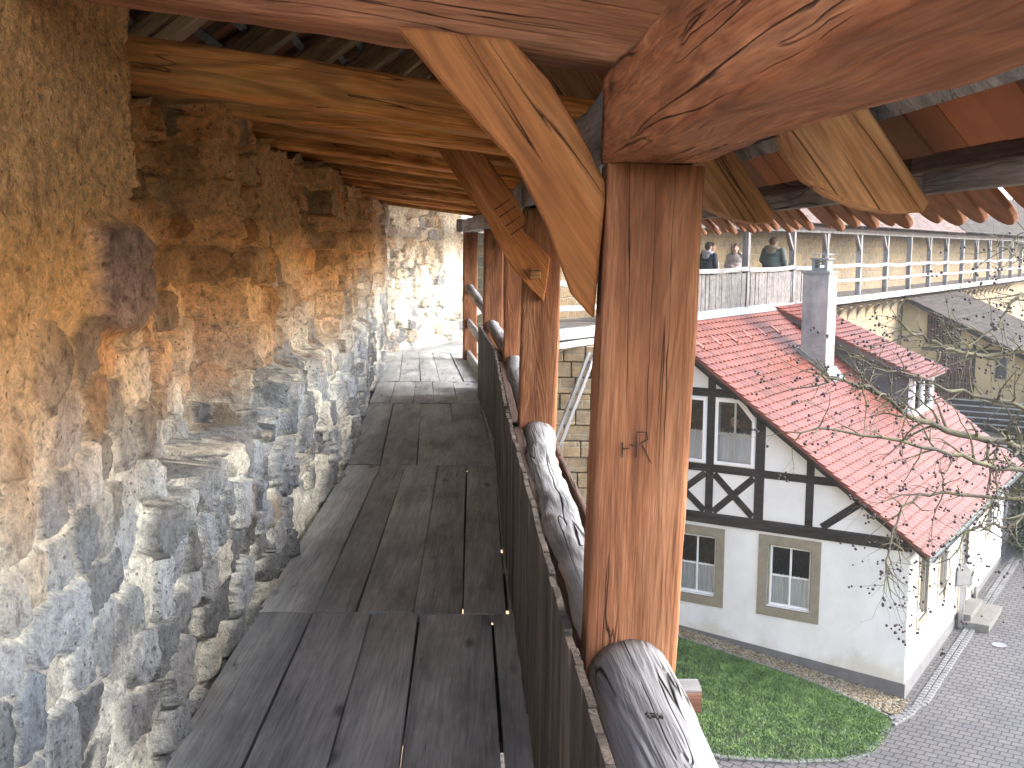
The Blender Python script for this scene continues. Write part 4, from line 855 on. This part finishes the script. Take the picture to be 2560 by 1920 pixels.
for y,h in ((Y0+6.0,1.4),(Y0+30,.7)):
    m=MB(); m.box(-7.2,-7.16,y,y+.7,Zf+.3,Zf+.3+h); m.build('shutter',M['silverdark'],TW)
# slanting double strut below the gallery, left of the foreground post
for dx in (0,.11):
    beam('strut',(1.50+dx,22.55,-.42),(.80+dx,22.2,-2.25),.055,.06,M['silver'],None,seg=.5) if False else None
st=thing('diagonal_strut','pale double diagonal strut propping the far gallery beam','strut',(.84,22.2,-2.25))
for dx in (0,.12): beam('strut_bar',(.74+dx,22.1,-2.45),(1.50+dx,22.4,-.45),.06,.07,M['silver'],st,seg=.5)
# stone blocks of the buttress below the bend
bt=thing('wall_buttress','coarse block buttress below the bend of the wall walk','buttress',(.4,22.6,-7.3))
m=MB()
for r in range(22):
    z=-7.4+r*.32; x=-1.6
    while x<2.1-.02*r*0:
        w=random.uniform(.35,.65); d=random.uniform(0,.10); m.box(x,x+w-.02,22.9-d,24.3,z,z+.30); x+=w
m.build('blocks',M['ashlar'],bt,bevel=.02)
# unseen roof slab over the bend, added to keep light out
boxo('added_unseen_bend_slab',M['undertile'],G,-3.2,.5,16.95,24,2.34,2.42)
beam('plate_beam',(-.72,16.6,1.87),(.1,20.9,1.87),.18,.18,M['greywood'],G,seg=.4)
beam('post',(-.16,20.2,-.4),(-.16,20.2,1.8),.18,.18,M['post'],G,seg=.4)
# ================================================================== BARN BEYOND
B=thing('half_timbered_barn','ochre half-timbered barn with dark boarding and grey lean-to roof against the town wall','barn',(-3,24,gz(-3,24)),1)
bz=lambda x: 6.86-.46*(x+5.16)
m=MB(); m.prism([(-6.1,1.5),(1.6,1.5),(1.6,bz(1.6)-.2),(-6.1,bz(-6.1)-.2)],24,33,'y'); m.build('wall',M['ochre'],B)
def bp(a,b,c,d,mat='darkwood',f=.03,nm='boarding'):
    m=MB(); m.box(a,b,24-f,24.02,c,d); return m.build(nm,M[mat],B)
m=MB(); x=-5.12
while x<-3.95: m.box(x,x+.10,23.955+random.uniform(0,.01),24.01,5.35,bz(x+.1)-.28); x+=.112
m.build('upper_boarding',M['darkwood'],B)
m=MB(); x=-4.7
while x<-3.4: m.box(x,x+.12,23.955+random.uniform(0,.01),24.01,2.4,5.03); x+=.132
m.build('barn_door',M['darkwood'],B)
bp(-5.3,1.5,5.09,5.24,'tarred',.045,'timber'); bp(-3.36,-3.24,2.4,5.6,'tarred',.04,'timber'); bp(-3.95,-3.83,5.24,5.95,'tarred',.04,'timber'); bp(-1.4,-1.28,2.4,5.09,'tarred',.04,'timber')
m=MB(); m.prism([(-3.1,5.24),(-2.95,5.24),(-2.45,5.55),(-2.6,5.55)],23.965,24.01,'y'); m.build('timber',M['tarred'],B)
w_=bp(-2.55,-2.06,4.1,4.98,'white',.03,'window'); w_.data.materials.clear(); w_.data.materials.append(M['sand'])
m=MB(); m.box(-2.5,-2.11,23.955,23.969,4.15,4.93); m.build('pane',M['room'],w_)
tiled('roof',M['greytile'],B,(-6.1,23.6,bz(-6.1)),(1,0,-.46),(0,1,0),8.1*math.hypot(1,.46),10,row=.25,col=.25,th=.02,ns=3,flat=True,stagger=1)
m=MB(); m.prism([(-6.1,bz(-6.1)-.2),(1.9,bz(1.9)-.2),(1.9,bz(1.9)-.04),(-6.1,bz(-6.1)-.04)],23.6,23.66,'y'); m.build('barge_board',M['tarred'],B)
# metal railing on the terrace
mr=thing('metal_railing','low dark metal railing with pale horizontal bars in front of the barn','railing',(-1.2,19,gz(-1.2,19)),1)
g0=gz(-1,19)
for i in range(6): m=MB(); m.tube([(-3.0+i*.9,19,g0-.05),(-3.0+i*.9,19,3.95)],[.025]*2,6); m.build('rail_post',M['iron'],mr)
for i in range(5): m=MB(); m.box(-3.2,1.6,18.97,19.0,3.02+i*.2,3.06+i*.2); m.build('rail_bar',M['zinc'],mr)
m=MB(); m.box(-3.2,1.6,19.1,19.13,g0,3.85); m.build('back_panel',M['iron'],mr)
# evergreen shrubs past the house
def shrub(name,label,cx,cy,r,zb,zt,nleaf,group=None):
    o=thing(name,label,'shrub',(cx,cy,zb),1,group); vs=[];fs=[];tn=[]
    for i in range(nleaf):
        a=random.random()*6.283; t=random.random(); rr=r*(1-.35*t**3)*math.sqrt(random.uniform(.15,1)); x=cx+rr*math.cos(a); y=cy+rr*math.sin(a); z=zb+(zt-zb)*t
        q=noise.noise(Vector((x*1.6,y*1.6,z*1.6)))
        if q<-.22: continue
        p=Vector((x,y,z)); s=random.uniform(.05,.12); n=Vector((random.gauss(0,1),random.gauss(0,1),random.gauss(.4,1))).normalized(); u=n.orthogonal().normalized()*s; w=n.cross(u).normalized()*s*.5
        k=len(vs); vs+=[p-u,p+w,p+u,p-w]; fs.append((k,k+1,k+2,k+3)); tn.append(min(1,max(0,.45+q+random.gauss(0,.15))))
    meshobj('foliage',vs,fs,M['leaf'],o,tone=tn); m=MB()
    for i in range(5): m.tube([(cx+random.uniform(-.1,.1),cy+random.uniform(-.1,.1),zb-.1),(cx+random.uniform(-.3,.3)*r,cy+random.uniform(-.3,.3)*r,zb+(zt-zb)*.75)],[.05,.015],6)
    m.build('stem',M['bark'],o)
shrub('evergreen_shrub','dark evergreen shrub right behind the far house corner',1.1,13.0,1.2,.3,3.3,5200,'evergreens behind the house')
shrub('evergreen_shrub','dark evergreen shrub at the end of the paved lane',3.6,14.2,1.5,.4,3.0,5200,'evergreens behind the house')
shrub('evergreen_shrub','dark evergreen shrub between house roof and barn railing',.4,16.2,1.3,1.2,3.2,4500,'evergreens behind the house')
shrub('evergreen_shrub','broad dark evergreen shrub farthest right of the barn',4.5,19.5,2.2,2.5,5.2,6500,'evergreens behind the house')
# ================================================================== TREE with dried fruit
TR=thing('fruit_tree','bare mossy tree with dark dried fruits reaching in from the right','tree',(7.5,13.7,-7.4))
limbs={'L1': [(7.3,13.7,-1.2),(6.59, 13.5, -0.81), (5.96, 13.28, -0.7), (5.57, 13.06, -0.59), (5.03, 12.83, -0.45), (4.6, 12.61, -0.32), (4.26, 12.39, -0.17), (3.93, 12.17, 0.03), (3.61, 11.94, 0.19), (3.27, 11.72, 0.27), (3.05, 11.5, 0.31)] ,
'L2': [(7.4,13.8,.0),(6.75, 14.0, 0.52), (6.12, 13.79, 0.38), (5.64, 13.57, 0.36), (5.28, 13.36, 0.39), (4.92, 13.14, 0.46), (4.66, 12.93, 0.59), (4.41, 12.71, 0.69), (4.14, 12.5, 0.87)] ,
'L3': [(7.4,13.6,.6),(6.22, 13.0, 1.29), (5.64, 12.8, 1.12), (5.4, 12.6, 1.03), (5.23, 12.4, 0.8), (4.89, 12.2, 0.65), (4.62, 12.0, 0.61)] ,
'L4': [(7.3,13.4,-1.8),(6.11, 12.5, -0.92), (5.51, 12.25, -0.75), (5.0, 12.0, -0.66), (4.53, 11.75, -0.49), (3.97, 11.5, -0.33), (3.19, 11.25, -0.18), (2.63, 11.0, -0.16)] ,
'L5': [(7.3,13.4,-2.2),(6.13, 12.5, -1.18), (5.55, 12.29, -1.09), (4.93, 12.07, -0.97), (4.36, 11.86, -0.93), (4.02, 11.64, -1.01), (3.85, 11.43, -1.24), (3.74, 11.21, -1.52), (3.73, 11.0, -1.79)] ,
'L6': [(7.3,13.2,-2.6),(5.9, 12.0, -1.27), (5.35, 11.83, -1.14), (5.12, 11.67, -1.29), (4.83, 11.5, -1.16), (4.56, 11.33, -1.21), (4.37, 11.17, -1.46), (4.25, 11.0, -1.78)] ,
'L7': [(7.45,13.8,1.2),(6.44, 13.5, 1.5), (5.99, 13.32, 1.63), (5.7, 13.15, 1.7), (5.42, 12.98, 1.61), (5.27, 12.8, 1.58)] ,
'L8': [(7.4,13.7,-.6),(6.55, 13.5, -0.18), (5.92, 13.25, -0.22), (5.34, 13.0, -0.03), (4.89, 12.75, 0.03), (4.46, 12.5, 0.2), (4.07, 12.25, 0.3), (3.69, 12.0, 0.36)]}
m=MB(); m.tube([(7.5,13.7,-7.6),(7.45,13.75,-5),(7.4,13.6,-3),(7.35,13.6,-1.5),(7.4,13.8,0),(7.45,13.8,1.2),(7.7,14,2.2)],[.22,.17,.15,.13,.09,.06,.02],12); m.build('trunk',M['bark'],TR,smooth=True)
tw=MB(); fr=MB(); rt=random.Random(5)
def fruit(p,n=1):
    for _ in range(n):
        r=rt.uniform(.010,.019); q=p+Vector((rt.gauss(0,.022),rt.gauss(0,.022),rt.gauss(-.012,.02))); fr.add([q+v*r*(1+rt.uniform(-.12,.12)) for v in iv],jf)
def twig(p,d,L_,r,lvl):
    pts=[p]; n=max(3,int(L_/.09)); q=p.copy(); dd=d.copy()
    for i in range(n):
        dd=(dd+Vector((rt.gauss(0,.20),rt.gauss(0,.20),rt.gauss(0,.18)-.035*lvl))).normalized(); q=q+dd*(L_/n); pts.append(q.copy())
    rs=[r*(1-.75*i/n) for i in range(n+1)]; tw.tube(pts,rs,5 if lvl<2 else 4,cap=False)
    if lvl<3:
        for i in range(1,n+1):
            if rt.random()<(.62,.55,.42)[lvl]:
                e=(dd.cross(Vector((rt.gauss(0,1),rt.gauss(0,1),rt.gauss(0,1)))).normalized()*.9+dd*.7).normalized(); twig(pts[i],e,L_*rt.uniform(.3,.6),rs[i]*.65,lvl+1)
    if rt.random()<.36: fruit(pts[-1],rt.choice((1,1,2,3)))
    if rt.random()<.14: fruit(pts[len(pts)//2],1)
for k,P in limbs.items():
    P=[Vector(p) for p in P]; n=len(P); base={'L1':.05,'L4':.035,'L2':.035,'L8':.03}.get(k,.022)
    Q=[];Rr=[]
    for i in range(n-1):
        for t in (0,.33,.66):
            p=P[i].lerp(P[i+1],t)+Vector((rt.gauss(0,.012),rt.gauss(0,.012),rt.gauss(0,.02))); Q.append(p); Rr.append(base*(1-.85*(i+t)/(n-1))+.003)
    Q.append(P[-1]); Rr.append(.004)
    mb=MB(); mb.tube(Q,Rr,8); mb.build('limb',M['bark'],TR,smooth=True)
    for i in range(4,len(Q)):
        d=(Q[i]-Q[i-1]).normalized()
        for _ in range(rt.choice((1,1,2))):
            e=(d.cross(Vector((rt.gauss(0,1),rt.gauss(0,1),rt.gauss(0,1)))).normalized()+d*.8).normalized(); dens=.30+.28*(i/len(Q))
            twig(Q[i],e,rt.uniform(.25,.75),Rr[i]*.5+.0022,1)
tw.build('twigs',M['twig'],TR); tag(fr.build('dried_fruits',M['berry'],TR,smooth=True),kind='stuff')
tag(bpy.data.objects['twigs'],kind='stuff')
# ================================================================== PEOPLE
def ell(m,c,r,R=None,n=12):
    vs=[];k=len(m.v); rows=8
    for i in range(rows+1):
        th=math.pi*i/rows
        for j in range(n): a=2*math.pi*j/n; v=Vector((r[0]*math.sin(th)*math.cos(a),r[1]*math.sin(th)*math.sin(a),r[2]*math.cos(th))); vs.append(Vector(c)+(R@v if R else v))
    m.add(vs,[(i*n+j,(i+1)*n+j,(i+1)*n+(j+1)%n,i*n+(j+1)%n) for i in range(rows) for j in range(n)])
def limb(m,pts,rs):
    m.tube(pts,rs,10)
    for p,r in zip(pts,rs): ell(m,p,(r,r,r))
def rm(o,vox):
    r=o.modifiers.new('merge','REMESH'); r.mode='VOXEL'; r.voxel_size=vox; r.use_smooth_shade=True; s=o.modifiers.new('soft','SMOOTH'); s.iterations=3; s.factor=.5; return o
def person(label,loc,rz,coat,hair,trousers,arms,hood=None,h=1.0,longhair=False,frame=1,wide=1):
    o=thing('person',label,'person',loc,frame,rz=rz); Mf=LOC[o.name]@Matrix.Diagonal((h*wide,h*wide,h,1))
    b=MB(); c=MB(); 
    ell(b,(0,0,1.60),(.072,.090,.115)); ell(b,(0,-.03,1.535),(.052,.055,.055)); ell(b,(0,-.095,1.585),(.013,.02,.024)); 
    for s in (-1,1): ell(b,(s*.074,.005,1.59),(.012,.02,.032))
    limb(b,[(0,.01,1.38),(0,0,1.52)],[.062,.052]); ell(b,(0,0,1.28),(.17,.10,.16)); ell(b,(0,0,1.05),(.145,.095,.2)); ell(b,(0,0,.92),(.16,.11,.11))
    for s in (-1,1):
        limb(b,[(s*.085,0,.9),(s*.09,-.01,.5),(s*.095,.01,.09)],[.082,.055,.038]); limb(b,[(s*.095,.03,.045),(s*.10,-.13,.035)],[.04,.03])
        sh,el,wr=[Vector(q) for q in arms[0 if s<0 else 1]]; limb(b,[sh,el,wr],[.048,.038,.026])
        d=(wr-el).normalized(); sd=d.cross(Vector((0,0,1))).normalized() if abs(d.z)<.9 else Vector((1,0,0)); ell(b,wr+d*.05,(.03,.03,.03))
        up=d.cross(sd)
        for f in range(4): q=wr+d*.075+sd*(.028-.0187*f); ln_=(.065,.075,.072,.055)[f]; b.tube([q,q+d*ln_*.55-up*.006,q+d*ln_*.95-up*.028],[.0095,.009,.007],6)
        q=wr+d*.02+sd*.028*(1); b.tube([q,q+sd*.03+d*.025,q+sd*.035+d*.055],[.011,.01,.008],6)
        limb(c,[sh,el,el.lerp(wr,.88)],[.078,.066,.05])
    rm(b.build('body',M['skin'],o,Mf),.011)
    ell(c,(0,.0,1.27),(.225,.15,.18)); ell(c,(0,.0,1.08),(.215,.155,.24)); ell(c,(0,0,.88),(.225,.165,.17)); c.tube([(0,0,.72),(0,0,1.2)],[.20,.19],16); limb(c,[(0,.015,1.38),(0,.01,1.44)],[.10,.075])
    rm(c.build('coat',coat,o,Mf),.016)
    t=MB()
    for s in (-1,1): limb(t,[(s*.088,0,.9),(s*.092,-.01,.5),(s*.097,.01,.12)],[.10,.075,.062])
    ell(t,(0,0,.92),(.18,.13,.12)); rm(t.build('trousers',trousers,o,Mf),.016)
    hm=MB(); ell(hm,(0,.018,1.635),(.082,.092,.10)); ell(hm,(0,.05,1.60),(.08,.07,.10))
    if longhair:
        for s in (-1,1): limb(hm,[(s*.06,.03,1.6),(s*.075,.0,1.45),(s*.07,-.06,1.36)],[.035,.035,.02])
    rm(hm.build('hair',hair,o,Mf),.012)
    e=MB()
    for s in (-1,1): ell(e,(s*.03,-.083,1.61),(.010,.006,.006))
    e.build('eyes',M['iron'],o,Mf); mo=MB(); ell(mo,(0,-.083,1.545),(.022,.006,.006)); mo.build('mouth',simple('lips',(.4,.15,.12),.5),o,Mf)
    if hood:
        hd=MB(); 
        for i in range(14): a=math.pi*i/13; p=(.13*math.cos(a),.05+.10*math.sin(a),1.44+.03*math.sin(a)); ell(hd,p,(.05,.05,.05))
        ell(hd,(0,.12,1.38),(.12,.06,.10)); rm(hd.build('hood',hood,o,Mf),.014)
    return o
down=[[(-.19,0,1.38),(-.26,.02,1.12),(-.24,-.08,.90)],[(.19,0,1.38),(.26,.02,1.12),(.24,-.08,.90)]]
fold=[[(-.18,0,1.38),(-.25,-.02,1.12),(-.03,-.24,1.10)],[(.18,0,1.38),(.25,-.02,1.10),(.04,-.25,1.05)]]
bl=M['iron']; cl_d=cloth('jacket_dark',(.03,.034,.045)); cl_w=cloth('coat_white',(.62,.60,.57)); cl_b=cloth('coat_beige',(.34,.29,.27)); cl_g=cloth('parka_green',(.075,.095,.085)); jeans=cloth('jeans',(.05,.07,.12)); fur=cloth('fur',(.25,.20,.14)); furg=cloth('grey_fur',(.35,.34,.36)); hb=cloth('hair_dark',(.03,.018,.012)); hbr=cloth('hair_brown',(.12,.06,.03))
# direction towards the viewer from the far gallery is about rz=-12deg from -Y
person('person seen from behind in a dark jacket with pale hood trim',(X0-.75,Y0+2.5,Zf),rad(165),cl_d,hb,jeans,down,furg)
person('person in a white coat half hidden behind the dark jacket',(X0-1.0,Y0+3.35,Zf),rad(120),cl_w,hbr,jeans,down,cl_w)
person('woman in a beige coat facing out with folded hands',(X0-.5,Y0+3.75,Zf),rad(10),cl_b,hbr,jeans,fold,cl_b,longhair=True,h=.98)
person('person in a wide green parka seen from behind, fur hood down',(X0-.45,Y0+6.58,Zf),rad(170),cl_g,hbr,jeans,down,fur,h=1.1,wide=1.25)
person('person looking out from behind the clipped attic window',(-4.0,.42,3.42),rad(18),cl_d,hb,jeans,down,h=1.17)
# ================================================================== tiled coping far below the handrail
tc_=thing('tiled_coping','short red tiled coping with a grey edge strip just below the wall walk','roof',(.8,5.5,-1.2))
tiled('coping_tiles',M['redtile'],tc_,(.45,4.4,-.75),(1,0,-.58),(0,1,0),.66,1.95,row=.2,col=.17,th=.015,rib=.02)
m=MB(); m.prism([(1.0,-1.12),(1.06,-1.16),(1.06,-1.06),(1.0,-1.03)],4.4,6.37,'y'); m.build('edge_strip',M['zinc'],tc_)
m=MB(); m.prism([(.40,-1.6),(.90,-1.6),(.90,-1.12),(.40,-.80)],4.42,6.13,'y'); m.build('coping_wall',M['ashlar'],tc_)
# ================================================================== AIR
hz=MB(); hz.box(-12,60,-8,95,-9.2,7.2); hm_=bpy.data.materials.new('pale_air'); hm_.use_nodes=True; nt=hm_.node_tree; nt.nodes.remove(nt.nodes['Principled BSDF'])
pv=nt.nodes.new('ShaderNodeVolumePrincipled'); pv.inputs['Color'].default_value=(.97,.98,1,1); pv.inputs['Density'].default_value=.0006; pv.inputs['Anisotropy'].default_value=.0
nt.links.new(pv.outputs[0],nt.nodes['Material Output'].inputs['Volume']); tag(hz.build('haze',hm_),kind='stuff')
# ================================================================== CAMERA, LIGHT
cam=bpy.data.cameras.new('camera'); co=bpy.data.objects.new('camera',cam); COL.objects.link(co); S.camera=co
cam.sensor_width=36; cam.lens=36*2893/2560; cam.clip_end=2000; cam.clip_start=.05
p=math.atan(.12); r=rad(.5); F_=Vector((0,math.cos(p),-math.sin(p))); U_=Vector((0,math.sin(p),math.cos(p))); R_=Vector((1,0,0))
R2=math.cos(r)*R_+math.sin(r)*U_; U2=-math.sin(r)*R_+math.cos(r)*U_
mw=Matrix((R2,U2,-F_)).transposed().to_4x4(); mw.translation=(0,0,1.6); co.matrix_world=mw
el=rad(33); az=rad(88)   # azimuth clockwise from +Y
W=bpy.data.worlds.new('World'); S.world=W; W.use_nodes=True; nt=W.node_tree
sky=nt.nodes.new('ShaderNodeTexSky'); sky.sky_type='NISHITA'; sky.sun_disc=False; sky.sun_elevation=el; sky.sun_rotation=az; sky.dust_density=2.5; sky.air_density=1.0; sky.altitude=400
hs=nt.nodes.new('ShaderNodeHueSaturation'); hs.inputs['Saturation'].default_value=.62; nt.links.new(sky.outputs[0],hs.inputs['Color']); nt.links.new(hs.outputs[0],nt.nodes['Background'].inputs[0]); nt.nodes['Background'].inputs[1].default_value=.15
sl=bpy.data.lights.new('sun','SUN'); sl.energy=.55; sl.angle=rad(20); sl.color=(1,.93,.82); so=bpy.data.objects.new('sun',sl); COL.objects.link(so)
dv=Vector((math.sin(az)*math.cos(el),math.cos(az)*math.cos(el),math.sin(el))); so.rotation_euler=dv.to_track_quat('Z','Y').to_euler()
S.view_settings.view_transform='Standard'; S.view_settings.look='None'; S.view_settings.exposure=2.87; S.view_settings.gamma=1
S.cycles.max_bounces=8; S.cycles.diffuse_bounces=6; S.cycles.glossy_bounces=3; S.cycles.transparent_max_bounces=12; S.cycles.volume_bounces=0
S.cycles.sample_clamp_indirect=6
